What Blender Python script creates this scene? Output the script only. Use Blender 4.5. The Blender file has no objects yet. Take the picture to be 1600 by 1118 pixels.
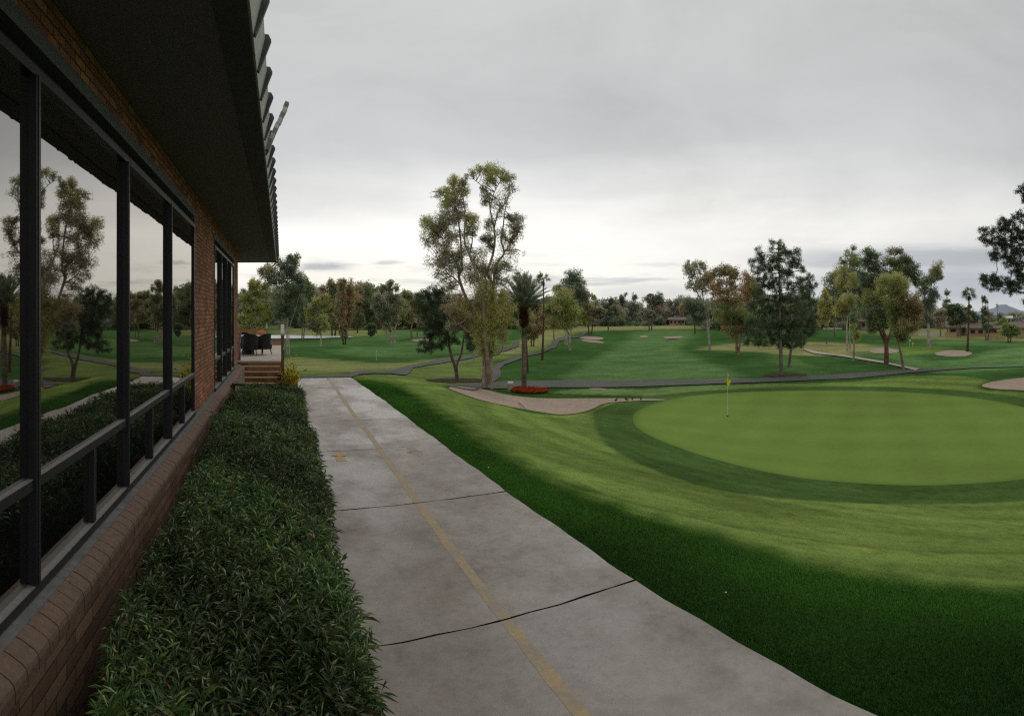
import bpy, math, random
import numpy as np
from mathutils.geometry import delaunay_2d_cdt
from mathutils import Vector

rng = np.random.default_rng(11)
random.seed(5)
F, X0, Y0, HC = 1000.0, 440.0, 490.0, 2.4      # cylinder radius, building bearing, horizon, eye height
sc = bpy.context.scene
col = sc.collection

# ------------------------------------------------------------------ helpers
def lin(r, g, b, k=1.0):
    f = lambda c: ((c / 255 + 0.055) / 1.055) ** 2.4 if c > 10 else c / 255 / 12.92
    return np.array([f(r) * k, f(g) * k, f(b) * k])

def seg(t, a, b):
    u = np.clip((t - a) / (b - a), 0, 1)
    return u * u * (3 - 2 * u)

PLX, PLY = 3.15, 24.6
def H0(X, Y):
    dx = np.maximum(X - PLX, 0) / 15.0
    dy = np.maximum(Y - PLY, 0) / 42.0
    t = np.sqrt(dx * dx + dy * dy)
    t = np.clip(t, 0, 1)
    s = 0.62 * (t * t * (3 - 2 * t)) + 0.38 * (1 - (1 - t) ** 2)
    z = -2.75 * s
    r = np.sqrt(X * X + Y * Y)
    far = np.clip((r - 55) / 60, 0, 1)
    z = z - 0.35 * far
    amp = np.clip((r - 14) / 40, 0, 1) * np.clip(t * 1.2 - .2, 0, 1)
    z = z + amp * (0.10 * np.sin(X * .13 + 1.3) * np.cos(Y * .11 + .4) + .06 * np.sin(X * .31 + Y * .17)) * (1 + far * 1.2)
    # gentle mounds among the fairways
    for (mx, my, mr, mh) in MOUNDS:
        d2 = ((X - mx) ** 2 + (Y - my) ** 2) / (mr * mr)
        z = z + mh * np.exp(-d2)
    return z
MOUNDS = []

def poly_dist(P, X, Y):
    """signed distance to polygon, positive inside"""
    X = np.asarray(X, float); Y = np.asarray(Y, float)
    inside = np.zeros(X.shape, bool); dmin = np.full(X.shape, 1e9)
    n = len(P)
    for i in range(n):
        ax, ay = P[i]; bx, by = P[(i + 1) % n]
        c = ((ay > Y) != (by > Y))
        xi = (bx - ax) * (Y - ay) / ((by - ay) if by != ay else 1e-9) + ax
        inside ^= c & (X < xi)
        ex, ey = bx - ax, by - ay
        L = ex * ex + ey * ey + 1e-12
        t = np.clip(((X - ax) * ex + (Y - ay) * ey) / L, 0, 1)
        d = (X - ax - t * ex) ** 2 + (Y - ay - t * ey) ** 2
        dmin = np.minimum(dmin, d)
    return np.where(inside, 1, -1) * np.sqrt(dmin)

DEPRESS = []
def H(X, Y):
    z = H0(X, Y)
    for P, dep, w in DEPRESS:
        sd = poly_dist(P, X, Y)
        z = z - dep * np.clip(sd / w, 0, 1)
    return z

RH = np.geomspace(1.5, 700, 5000)
def ground(x, y):
    """point of the ground seen in direction (x, y)"""
    th = (x - X0) / F; t = (y - Y0) / F
    X = RH * math.sin(th); Y = RH * math.cos(th)
    z = HC - RH * t
    h = H0(X, Y)
    k = np.argmax(z <= h)
    if not (z[k] <= h[k]): k = len(RH) - 1
    return float(X[k]), float(Y[k])
def gp(pts): return [ground(x, y) for x, y in pts]
def at(x, y, rho, off=0.0):
    th = (x - X0) / F
    r = rho + off
    return np.array([r * math.sin(th), r * math.cos(th), HC - rho * (y - Y0) / F])
def base_of(x, y):
    X, Y = ground(x, y)
    return X, Y, float(H(np.array(X), np.array(Y))), math.hypot(X, Y)

class MB:
    def __init__(s): s.V = []; s.C = []; s.F = []; s.M = []; s.n = 0
    def add(s, V, Fc, c=(1, 1, 1), m=0):
        V = np.asarray(V, float).reshape(-1, 3); Fc = np.asarray(Fc, int)
        if not len(V) or not len(Fc): return
        c = np.asarray(c, float)
        if c.ndim == 1: c = np.tile(c, (len(V), 1))
        s.V.append(V); s.C.append(c); s.F.append(Fc + s.n); s.M.append(np.full(len(Fc), m)); s.n += len(V)
    def box(s, a, b, c=(1, 1, 1), m=0):
        x0, y0, z0 = a; x1, y1, z1 = b
        V = [(x0, y0, z0), (x1, y0, z0), (x1, y1, z0), (x0, y1, z0), (x0, y0, z1), (x1, y0, z1), (x1, y1, z1), (x0, y1, z1)]
        s.add(V, [(0, 3, 2, 1), (4, 5, 6, 7), (0, 1, 5, 4), (1, 2, 6, 5), (2, 3, 7, 6), (3, 0, 4, 7)], c, m)
    def prism(s, sec, axis, a, b, c=(1, 1, 1), m=0):
        """section of (u,v) pairs extruded along Y ('y': u=x,v=z) or X ('x': u=y,v=z)"""
        n = len(sec)
        f = (lambda u, v, t: (u, t, v)) if axis == 'y' else (lambda u, v, t: (t, u, v))
        V = [f(u, v, a) for u, v in sec] + [f(u, v, b) for u, v in sec]
        s.add(V, [(i, (i + 1) % n, n + (i + 1) % n, n + i) for i in range(n)], c, m)
        ctr = np.mean(np.array(sec), axis=0)
        for k, t in ((0, a), (1, b)):
            W = [f(u, v, t) for u, v in sec] + [f(ctr[0], ctr[1], t)]
            s.add(W, [(i, (i + 1) % n, n) for i in range(n)], c, m)
    def tube(s, P, R, k=6, c=(1, 1, 1), m=0, cap=True, smooth=0):
        P = np.asarray(P, float); R = np.asarray(R, float)
        if R.ndim == 0: R = np.full(len(P), float(R))
        if smooth and len(P) > 2:
            n = len(P); Q = []; q = []
            for i in range(n - 1):
                p0, p1, p2, p3 = P[max(i - 1, 0)], P[i], P[i + 1], P[min(i + 2, n - 1)]
                for j in range(smooth):
                    t = j / smooth
                    Q.append(.5 * ((2 * p1) + (-p0 + p2) * t + (2 * p0 - 5 * p1 + 4 * p2 - p3) * t * t + (-p0 + 3 * p1 - 3 * p2 + p3) * t ** 3))
                    q.append(R[i] * (1 - t) + R[i + 1] * t)
            Q.append(P[-1]); q.append(R[-1]); P = np.array(Q); R = np.array(q)
        n = len(P)
        T = np.gradient(P, axis=0); T /= np.linalg.norm(T, axis=1)[:, None] + 1e-9
        ref = np.array([0.0, 0.0, 1.0]) if abs(T[:, 2]).mean() < .8 else np.array([1.0, 0.0, 0.0])
        A = np.cross(T, ref); A /= np.linalg.norm(A, axis=1)[:, None] + 1e-9
        B = np.cross(T, A)
        an = np.arange(k) * 2 * math.pi / k
        V = P[:, None, :] + R[:, None, None] * (np.cos(an)[None, :, None] * A[:, None, :] + np.sin(an)[None, :, None] * B[:, None, :])
        V = V.reshape(-1, 3)
        i = np.arange(n - 1)[:, None] * k; j = np.arange(k)[None, :]; j2 = (j + 1) % k
        Fc = np.stack([i + j, i + j2, i + k + j2, i + k + j], axis=-1).reshape(-1, 4)
        s.add(V, Fc, c, m)
        if cap and k > 3:
            for e, q in ((0, P[0]), ((n - 1) * k, P[-1])):
                W = np.vstack([V[e:e + k], q[None, :]])
                s.add(W, [(a, (a + 1) % k, k) for a in range(k)], c, m)
    def lathe(s, o, prof, k=16, c=(1, 1, 1), m=0):
        n = len(prof); an = np.arange(k) * 2 * math.pi / k
        V = np.array([[(o[0] + r * math.cos(a), o[1] + r * math.sin(a), o[2] + z) for a in an] for r, z in prof]).reshape(-1, 3)
        i = np.arange(n - 1)[:, None] * k; j = np.arange(k)[None, :]; j2 = (j + 1) % k
        s.add(V, np.stack([i + j, i + j2, i + k + j2, i + k + j], axis=-1).reshape(-1, 4), c, m)
    def leaves(s, P, l, w, c, droop=0.0, m=0, spread=1.0, axis=None):
        """rhombic leaves growing from points P"""
        N = len(P)
        if N == 0: return
        d = rng.normal(size=(N, 3)) * spread
        if axis is not None: d = d + axis
        d[:, 2] -= droop
        d /= np.linalg.norm(d, axis=1)[:, None] + 1e-9
        q = rng.normal(size=(N, 3)); sd = np.cross(d, q); sd /= np.linalg.norm(sd, axis=1)[:, None] + 1e-9
        L = (np.asarray(l) * rng.uniform(.7, 1.3, N))[:, None]; W = (np.asarray(w) * rng.uniform(.7, 1.2, N))[:, None]
        V = np.stack([P, P + d * L * .45 + sd * W * .5, P + d * L, P + d * L * .45 - sd * W * .5], axis=1).reshape(-1, 3)
        Fc = np.arange(N * 4).reshape(N, 4)
        c = np.asarray(c, float)
        if c.ndim == 1: c = np.tile(c, (N, 1))
        s.add(V, Fc, np.repeat(c, 4, axis=0), m)
    def build(s, name, mats, parent=None, origin=None, smooth=False):
        me = bpy.data.meshes.new(name)
        ob = bpy.data.objects.new(name, me); col.objects.link(ob)
        if s.V:
            V = np.vstack(s.V); C = np.vstack(s.C)
            if origin is not None: V = V - np.asarray(origin)[None, :]
            me.vertices.add(len(V)); me.vertices.foreach_set('co', V.astype(np.float32).ravel())
            tot = np.concatenate([np.full(len(f), f.shape[1]) for f in s.F])
            idx = np.concatenate([f.ravel() for f in s.F])
            st = np.concatenate([[0], np.cumsum(tot)[:-1]])
            me.loops.add(len(idx)); me.loops.foreach_set('vertex_index', idx.astype(np.int32))
            me.polygons.add(len(tot)); me.polygons.foreach_set('loop_start', st.astype(np.int32))
            me.polygons.foreach_set('material_index', np.concatenate(s.M).astype(np.int32))
            me.polygons.foreach_set('use_smooth', np.full(len(tot), bool(smooth)))
            a = me.color_attributes.new('Col', 'FLOAT_COLOR', 'POINT')
            a.data.foreach_set('color', np.hstack([C, np.ones((len(C), 1))]).astype(np.float32).ravel())
            me.update(calc_edges=True); me.validate()
        for mt in (mats if isinstance(mats, (list, tuple)) else [mats]): me.materials.append(mt)
        if parent is not None: ob.parent = parent
        elif origin is not None: ob.location = origin
        return ob

def thing(name, loc, label, cat, group=None):
    o = bpy.data.objects.new(name, None); col.objects.link(o); o.location = loc
    o.empty_display_size = .2
    o['label'] = label; o['category'] = cat
    if group: o['group'] = group
    return o
def tag(o, label, cat, group=None, kind=None):
    o['label'] = label; o['category'] = cat
    if group: o['group'] = group
    if kind: o['kind'] = kind
    return o
def structure(o, label=None):
    o['kind'] = 'structure'
    if label: o['label'] = label
    return o

# ------------------------------------------------------------------ materials
def newmat(name):
    m = bpy.data.materials.new(name); m.use_nodes = True
    nt = m.node_tree
    for n in list(nt.nodes): nt.nodes.remove(n)
    return m, nt
def N(nt, t, **kw):
    n = nt.nodes.new(t)
    for k, v in kw.items():
        if k.startswith('i_'):
            kk = k[2:]
            kk = int(kk) if kk.isdigit() else kk.replace('_', ' ')
            n.inputs[kk].default_value = v
        else: setattr(n, k, v)
    return n
def L(nt, a, b): nt.links.new(a, b)
def ramp(nt, stops, fac=None, interp='LINEAR'):
    r = nt.nodes.new('ShaderNodeValToRGB'); r.color_ramp.interpolation = interp
    e = r.color_ramp.elements
    while len(e) > 1: e.remove(e[-1])
    e[0].position = stops[0][0]; e[0].color = (*stops[0][1], 1) if len(stops[0][1]) == 3 else stops[0][1]
    for p, c in stops[1:]:
        q = e.new(p); q.color = (*c, 1)
    if fac is not None: L(nt, fac, r.inputs[0])
    return r
def g3(v): return (v, v, v)
def mul(nt, a, b, fac=1.0):
    m = N(nt, 'ShaderNodeMix', data_type='RGBA', blend_type='MULTIPLY'); m.inputs[0].default_value = fac
    L(nt, a, m.inputs[6])
    if hasattr(b, 'links'): L(nt, b, m.inputs[7])
    else: m.inputs[7].default_value = (*b, 1)
    return m.outputs[2]
def mixc(nt, f, a, b):
    m = N(nt, 'ShaderNodeMix', data_type='RGBA')
    if hasattr(f, 'links'): L(nt, f, m.inputs[0])
    else: m.inputs[0].default_value = f
    for i, v in ((6, a), (7, b)):
        if hasattr(v, 'links'): L(nt, v, m.inputs[i])
        else: m.inputs[i].default_value = (*v, 1)
    return m.outputs[2]
def coords(nt, scale=(1, 1, 1), kind='Object', rot=(0, 0, 0)):
    tc = N(nt, 'ShaderNodeTexCoord'); mp = N(nt, 'ShaderNodeMapping')
    mp.inputs['Scale'].default_value = scale; mp.inputs['Rotation'].default_value = rot
    L(nt, tc.outputs[kind], mp.inputs[0]); return mp.outputs[0]
def noise(nt, vec, scale, detail=3, rough=.55, dist=0.0):
    n = N(nt, 'ShaderNodeTexNoise', i_Scale=scale, i_Detail=detail, i_Roughness=rough, i_Distortion=dist)
    L(nt, vec, n.inputs['Vector']); return n.outputs['Fac']
def finish(nt, color, rough=.8, spec=.3, bump=None, bstr=.3, bdist=.02, metal=0.0, extra=None):
    p = N(nt, 'ShaderNodeBsdfPrincipled'); o = N(nt, 'ShaderNodeOutputMaterial')
    if hasattr(color, 'links'): L(nt, color, p.inputs['Base Color'])
    else: p.inputs['Base Color'].default_value = (*color, 1)
    if hasattr(rough, 'links'): L(nt, rough, p.inputs['Roughness'])
    else: p.inputs['Roughness'].default_value = rough
    p.inputs['Specular IOR Level'].default_value = spec
    p.inputs['Metallic'].default_value = metal
    if bump is not None:
        b = N(nt, 'ShaderNodeBump', i_Strength=bstr, i_Distance=bdist)
        L(nt, bump, b.inputs['Height']); L(nt, b.outputs[0], p.inputs['Normal'])
    L(nt, p.outputs[0], o.inputs[0]); return p
def simple(name, c, rough=.7, spec=.3, ns=20.0, amt=.25, bump=.2, metal=0.0, bd=.01):
    m, nt = newmat(name); v = coords(nt)
    n = noise(nt, v, ns, 4)
    r = ramp(nt, [(.25, g3(1 - amt)), (.75, g3(1 + amt * .4))], n)
    finish(nt, mul(nt, r.outputs[0], tuple(c)), rough, spec, n, bump, bd, metal)
    return m

def leafmat(name, trans=.35, rough=.6, spec=.25):
    m, nt = newmat(name)
    a = N(nt, 'ShaderNodeAttribute', attribute_name='Col')
    p = N(nt, 'ShaderNodeBsdfPrincipled'); p.inputs['Roughness'].default_value = rough; p.inputs['Specular IOR Level'].default_value = spec
    L(nt, a.outputs['Color'], p.inputs['Base Color'])
    t = N(nt, 'ShaderNodeBsdfTranslucent'); L(nt, a.outputs['Color'], t.inputs[0])
    x = N(nt, 'ShaderNodeMixShader'); x.inputs[0].default_value = trans
    L(nt, p.outputs[0], x.inputs[1]); L(nt, t.outputs[0], x.inputs[2])
    o = N(nt, 'ShaderNodeOutputMaterial'); L(nt, x.outputs[0], o.inputs[0]); return m

def barkmat(name, ns=6):
    m, nt = newmat(name)
    a = N(nt, 'ShaderNodeAttribute', attribute_name='Col')
    v = coords(nt, (3, 3, .8)); n = noise(nt, v, ns, 5, .65)
    n2 = noise(nt, coords(nt, (1, 1, 1)), 1.7, 3)
    r = ramp(nt, [(.3, g3(.35)), (.5, g3(.9)), (.75, g3(1.25))], n)
    r2 = ramp(nt, [(.35, g3(.6)), (.6, g3(1.1))], n2)
    c = mul(nt, mul(nt, a.outputs['Color'], r.outputs[0]), r2.outputs[0])
    finish(nt, c, .9, .1, n, .6, .05); return m

def grassmat(name, mode=0):
    """colour comes from the Col attribute, modulated by blade, clump and patch scale noise"""
    m, nt = newmat(name)
    a = N(nt, 'ShaderNodeAttribute', attribute_name='Col')
    v = coords(nt)
    fine = noise(nt, v, 45 if mode == 0 else 70, 5, .75)
    med = noise(nt, v, 3.2, 5, .65)
    big = noise(nt, v, .33, 4, .55)
    far = noise(nt, coords(nt, (.06, .16, .1)), 1.0, 4, .6)
    A = (.30, .45, .62) if mode == 0 else (.70, .72, .84)
    r1 = ramp(nt, [(.28, g3(A[0])), (.5, g3(.95)), (.74, g3(1.55 if mode == 0 else 1.13))], fine)
    r2 = ramp(nt, [(.25, g3(A[1] + .2)), (.5, g3(1)), (.75, g3(1.2 if mode == 0 else 1.05))], med)
    r3 = ramp(nt, [(.25, g3(A[2] + .1)), (.5, g3(1)), (.75, g3(1.28 if mode == 0 else 1.06))], big)
    r4 = ramp(nt, [(.3, g3(.82)), (.7, g3(1.14))], far)
    c = mul(nt, a.outputs['Color'], r1.outputs[0]); c = mul(nt, c, r2.outputs[0]); c = mul(nt, c, r3.outputs[0])
    if mode == 0:
        c = mul(nt, c, r4.outputs[0])
        # a little yellowing in patches
        pt = noise(nt, v, 1.1, 5, .7)
        rp = ramp(nt, [(.56, g3(0)), (.78, g3(.35))], pt)
        c2 = mul(nt, c, (1.7, 1.15, .8))
        c = mixc(nt, rp.outputs[0], c, c2)
    finish(nt, c, 1.0, 0.0, fine, .9 if mode == 0 else .25, .03 if mode == 0 else .006)
    return m

M_GRASS = grassmat('rough_grass')
M_GREEN = grassmat('putting_grass', 1)
M_LEAF = leafmat('foliage', .45, .7, .15)
M_HLEAF = leafmat('hedge_leaf', .15, .42, .4)
M_BARK = barkmat('bark')
M_BLADE = leafmat('grass_blade', .3, .6, .2)

def concrete():
    m, nt = newmat('path_concrete'); v = coords(nt)
    st = noise(nt, v, 1.1, 7, .68, .5); md = noise(nt, v, 4.5, 6, .7); fi = noise(nt, v, 110, 3, .7)
    sp = noise(nt, v, 28, 4, .8)
    st3 = noise(nt, coords(nt, (1, .35, 1)), 2.0, 6, .75, .3)
    c = ramp(nt, [(.25, tuple(lin(112, 99, 88))), (.42, tuple(lin(138, 128, 119))), (.6, tuple(lin(152, 144, 137))), (.85, tuple(lin(166, 161, 156)))], st)
    r2 = ramp(nt, [(.30, g3(.74)), (.5, g3(1)), (.75, g3(1.1))], md)
    gr = noise(nt, v, 14, 6, .85); r6 = ramp(nt, [(.34, g3(.72)), (.5, g3(1)), (.7, g3(1.12))], gr)
    r3 = ramp(nt, [(.25, g3(.78)), (.5, g3(1)), (.75, g3(1.1))], fi)
    r4 = ramp(nt, [(.22, g3(.4)), (.33, g3(1))], sp)
    r5 = ramp(nt, [(.56, g3(1)), (.72, (.72, .66, .60))], st3)
    at_ = N(nt, 'ShaderNodeAttribute', attribute_name='Col')
    x = mul(nt, mul(nt, c.outputs[0], r2.outputs[0]), r6.outputs[0]); x = mul(nt, x, r3.outputs[0]); x = mul(nt, x, r4.outputs[0], .8); x = mul(nt, x, r5.outputs[0])
    x = mul(nt, x, at_.outputs['Color'])
    wet = noise(nt, coords(nt, (.8, .5, 1)), .8, 4, .6)
    rr = ramp(nt, [(.42, g3(.30)), (.6, g3(.66))], wet)
    finish(nt, x, rr.outputs[0], .5, fi, .25, .004); return m
M_CONC = concrete()

def paintmat(name, c, wear=.5):
    m, nt = newmat(name); v = coords(nt)
    n = noise(nt, v, 26, 6, .8); n2 = noise(nt, v, 3, 4)
    f = N(nt, 'ShaderNodeMath', operation='ADD'); L(nt, n, f.inputs[0])
    s = N(nt, 'ShaderNodeMath', operation='MULTIPLY'); L(nt, n2, s.inputs[0]); s.inputs[1].default_value = .5
    L(nt, s.outputs[0], f.inputs[1])
    r = ramp(nt, [(.62 - wear * .2, g3(1)), (.98 - wear * .2, g3(.0))], f.outputs[0])
    cc = mixc(nt, r.outputs[0], tuple(lin(146, 133, 118)), tuple(c))
    finish(nt, cc, .6, .35, n, .2, .003); return m
M_YEL = paintmat('yellow_paint', lin(192, 158, 84), .75)
M_YELF = paintmat('faded_paint', lin(150, 132, 108), 1.5)
M_YELA = paintmat('arrow_paint', lin(205, 155, 60), .2)

def asphalt():
    m, nt = newmat('asphalt'); v = coords(nt)
    n = noise(nt, v, 60, 4, .8); n2 = noise(nt, v, .5, 4)
    c = ramp(nt, [(.25, tuple(lin(84, 84, 80))), (.75, tuple(lin(118, 117, 112)))], n)
    r = ramp(nt, [(.3, g3(.85)), (.7, g3(1.1))], n2)
    finish(nt, mul(nt, c.outputs[0], r.outputs[0]), .95, .08, n, .3, .01); return m
M_ASPH = asphalt()
def sand():
    m, nt = newmat('bunker_sand'); v = coords(nt)
    n = noise(nt, coords(nt, (1, 1.6, 1)), 5, 6, .7); n2 = noise(nt, v, .6, 4); n3 = noise(nt, v, 70, 3, .8)
    c = ramp(nt, [(.3, tuple(lin(160, 140, 122))), (.7, tuple(lin(196, 176, 158)))], n)
    r = ramp(nt, [(.3, g3(.82)), (.7, g3(1.06))], n2); r3 = ramp(nt, [(.3, g3(.9)), (.7, g3(1.08))], n3)
    a = N(nt, 'ShaderNodeAttribute', attribute_name='Col')
    x = mul(nt, mul(nt, mul(nt, c.outputs[0], r.outputs[0]), r3.outputs[0]), a.outputs['Color'])
    finish(nt, x, .95, .1, n, .6, .06); return m
M_SAND = sand()
M_MULCH = simple('mulch', lin(78, 62, 48), .95, .1, 14, .5, .8, 0, .04)

def brick(name, bw, bh, cols, mortar, msize, axis='yz', bstr=.6):
    """cols: two brick colours; coordinates taken along the wall (y) and up (z)"""
    m, nt = newmat(name)
    tc = N(nt, 'ShaderNodeTexCoord'); sx = N(nt, 'ShaderNodeSeparateXYZ'); cx = N(nt, 'ShaderNodeCombineXYZ')
    L(nt, tc.outputs['Object'], sx.inputs[0])
    wob = noise(nt, tc.outputs['Object'], 5, 2)
    if axis == 'yz':
        add = N(nt, 'ShaderNodeMath', operation='ADD'); L(nt, sx.outputs[1], add.inputs[0]); L(nt, sx.outputs[0], add.inputs[1])
        L(nt, add.outputs[0], cx.inputs[0])
    else: L(nt, sx.outputs[0], cx.inputs[0])
    L(nt, sx.outputs[2], cx.inputs[1])
    b = N(nt, 'ShaderNodeTexBrick'); b.offset = .5
    b.inputs['Color1'].default_value = (*cols[0], 1); b.inputs['Color2'].default_value = (*cols[1], 1)
    b.inputs['Mortar'].default_value = (*mortar, 1); b.inputs['Scale'].default_value = 1
    b.inputs['Mortar Size'].default_value = msize; b.inputs['Mortar Smooth'].default_value = .25
    b.inputs['Brick Width'].default_value = bw; b.inputs['Row Height'].default_value = bh
    L(nt, cx.outputs[0], b.inputs[0])
    # second brick texture with same layout gives a different random tint
    b2 = N(nt, 'ShaderNodeTexBrick'); b2.offset = .5
    b2.inputs['Color1'].default_value = (.55, .5, .5, 1); b2.inputs['Color2'].default_value = (1.25, 1.2, 1.1, 1); b2.inputs['Mortar'].default_value = (1, 1, 1, 1)
    b2.inputs['Scale'].default_value = 1; b2.inputs['Mortar Size'].default_value = msize; b2.inputs['Bias'].default_value = .25
    b2.inputs['Brick Width'].default_value = bw; b2.inputs['Row Height'].default_value = bh
    mp = N(nt, 'ShaderNodeMapping'); mp.inputs['Location'].default_value = (bw * 37, bh * 22, 0)
    L(nt, cx.outputs[0], mp.inputs[0]); L(nt, mp.outputs[0], b2.inputs[0])
    n = noise(nt, tc.outputs['Object'], 40, 5, .75); n2 = noise(nt, tc.outputs['Object'], 1.3, 4, .6)
    r = ramp(nt, [(.3, g3(.72)), (.7, g3(1.18))], n); r2 = ramp(nt, [(.3, g3(.75)), (.7, g3(1.15))], n2)
    c = mul(nt, mul(nt, mul(nt, b.outputs[0], b2.outputs[0]), r.outputs[0]), r2.outputs[0])
    inv = N(nt, 'ShaderNodeMath', operation='SUBTRACT'); inv.inputs[0].default_value = 1; L(nt, b.outputs[1], inv.inputs[1])
    ad = N(nt, 'ShaderNodeMath', operation='MULTIPLY_ADD'); L(nt, n, ad.inputs[0]); ad.inputs[1].default_value = .25; L(nt, inv.outputs[0], ad.inputs[2])
    finish(nt, c, .85, .2, ad.outputs[0], bstr, .012); return m
M_BRICK = brick('small_brick', .205, .068, (lin(164, 114, 82), lin(130, 88, 66)), lin(78, 64, 54), .007)
M_BRICK2 = brick('large_brick', .31, .098, (lin(138, 114, 98), lin(120, 98, 84)), lin(72, 58, 50), .005, bstr=.5)
M_ROWL = simple('rowlock_brick', lin(120, 100, 86), .85, .2, 30, .3, .4)
M_STEPB = brick('step_brick', .45, .5, (lin(150, 116, 92), lin(112, 82, 66)), lin(90, 75, 65), .004, 'xz')
M_LEDGE = simple('ledge_concrete', lin(118, 118, 117), .85, .2, 14, .4, .4)
M_STEEL = simple('lintel_steel', lin(84, 86, 84), .7, .3, 25, .3, .2)
M_SOFF = simple('soffit_stucco', lin(112, 109, 108), .95, .1, 90, .35, .8)
M_FASC = simple('fascia_wood', lin(78, 77, 75), .8, .2, 12, .3, .3)
M_PANEL = simple('roof_panel', lin(186, 186, 180), .75, .2, 6, .2, .2)
M_RIB = simple('roof_rib', lin(96, 96, 94), .8, .2, 20, .3, .3)
M_ALU = simple('dark_aluminium', lin(42, 42, 44), .45, .4, 30, .15, .02, 0)
M_ALUL = simple('skylit_aluminium', lin(128, 126, 122), .6, .4, 30, .2, .05)  # paler aluminium, skylight on the rail tops put into the colour
M_BLACK = simple('black_metal', lin(34, 33, 34), .5, .4, 30, .15, .05)
M_WICK = simple('black_wicker', lin(36, 36, 38), .6, .3, 120, .5, .8)
M_CUSH = simple('pale_cushion', lin(200, 200, 198), .85, .2, 40, .1, .1)
M_RAIL = simple('brown_rail', lin(118, 96, 84), .6, .3, 15, .25, .1)
M_RAILL = simple('rail_highlight', lin(170, 160, 150), .45, .4, 15, .15, .1)
M_DECK = simple('terrace_concrete', lin(186, 172, 158), .75, .3, 2.5, .3, .1)
M_ORANGE = simple('orange_wood', lin(172, 112, 72), .7, .3, 20, .2, .1)
M_WHITE = simple('white_paint', lin(222, 220, 214), .6, .3, 10, .1, .05)
M_FLAG = simple('yellow_flag', lin(235, 225, 20), .7, .2, 10, .12, .05)
M_STONE = simple('tan_stone', lin(176, 158, 132), .9, .2, 12, .3, .4)
M_SOIL = simple('soil', lin(96, 74, 60), .95, .1, 9, .4, .8, 0, .03)
M_TAN = simple('tan_stucco', lin(190, 162, 128), .9, .1, 2, .2, .1)
M_ROOF = simple('shingle_roof', lin(138, 122, 116), .9, .1, 3, .25, .2)
M_WIN = simple('dark_pane', lin(40, 42, 46), .15, .6, 3, .2, 0)
M_PINK = simple('pink_stucco', lin(198, 160, 150), .9, .1, 2, .15, .1)
M_CARP = simple('car_white', lin(215, 215, 216), .25, .6, 3, .05, 0)
M_CARD = simple('car_dark', lin(70, 66, 70), .25, .6, 3, .05, 0)
M_TYRE = simple('tyre_rubber', lin(30, 30, 30), .8, .2, 3, .1, 0)
M_HILL = simple('hazy_hill_rock', lin(160, 168, 184), 1.0, 0, .004, .2, 0)  # distance haze is mixed into this colour
M_BIRD = simple('bird_feathers', lin(36, 32, 30), .8, .2, 60, .3, .1)

def glassmat():
    m, nt = newmat('tinted_glass'); v = coords(nt, (1, 1, 1))
    n = noise(nt, v, .9, 2, .4)
    g = N(nt, 'ShaderNodeBsdfGlossy'); g.inputs['Color'].default_value = (.86, .83, .79, 1); g.inputs['Roughness'].default_value = .012
    b = N(nt, 'ShaderNodeBump', i_Strength=.14, i_Distance=.02); L(nt, n, b.inputs['Height']); L(nt, b.outputs[0], g.inputs['Normal'])
    d = N(nt, 'ShaderNodeBsdfDiffuse'); d.inputs[0].default_value = (.010, .010, .011, 1)
    fr = N(nt, 'ShaderNodeLayerWeight'); fr.inputs[0].default_value = .45
    mm = N(nt, 'ShaderNodeMapRange'); mm.inputs[1].default_value = 0; mm.inputs[2].default_value = 1; mm.inputs[3].default_value = .25; mm.inputs[4].default_value = .70
    L(nt, fr.outputs['Facing'], mm.inputs[0])
    x = N(nt, 'ShaderNodeMixShader'); L(nt, mm.outputs[0], x.inputs[0])
    L(nt, d.outputs[0], x.inputs[1]); L(nt, g.outputs[0], x.inputs[2])
    o = N(nt, 'ShaderNodeOutputMaterial'); L(nt, x.outputs[0], o.inputs[0]); return m
M_GLASS = glassmat()
def watermat():
    m, nt = newmat('pond_water'); n = noise(nt, coords(nt), 1.5, 3)
    finish(nt, tuple(lin(205, 208, 204)), .35, .9, n, .05, .02); return m  # pale base colour stands in for the reflected sky
M_WATER = watermat()

# ------------------------------------------------------------------ ground features seen from the path
DARK = lin(56, 92, 38, .95); LIGHT = lin(128, 150, 78, 1.0); COLLAR = lin(88, 116, 62, .96); GREENC = lin(122, 146, 72, 1.0)
FAIR = lin(106, 138, 84, 1.0); FARR = lin(76, 110, 60, 1.0); DRY = lin(160, 160, 108, 1.0); OLIVE = lin(122, 140, 80, 1.0); APRON = lin(126, 150, 94, 1.0)

green_px = [(988,655),(1000,639),(1040,625),(1090,617),(1180,611.5),(1300,610),(1400,612),(1500,619),(1560,627),(1600,636),(1650,650),(1690,670),(1700,700),(1670,730),(1600,749),(1500,757),(1440,759),(1350,756),(1250,747),(1150,727),(1060,700),(1005,676)]
collar_px = [(925,652),(932,640),(965,629),(1040,615),(1180,606),(1300,604),(1400,605),(1500,610),(1600,622),(1680,642),(1740,670),(1750,710),(1700,760),(1600,782),(1440,787),(1300,784),(1150,770),(1060,748),(985,718),(942,688)]
fringe_px = [(618,599),(660,602),(705,608),(760,625),(830,646),(890,646),(930,630),(1035,624),(1000,618),(880,615),(868,611),(920,607.5),(1010,608),(1060,604),(1190,600),(1330,596),(1425,587),(1500,588),(1540,594),(1530,608),(1600,613),(1700,620),(1790,680),(1800,900),(1700,930),(1600,920),(1400,904),(1250,873),(1130,838),(1000,800),(900,764),(800,714),(740,676),(690,643),(650,616)]
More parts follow.
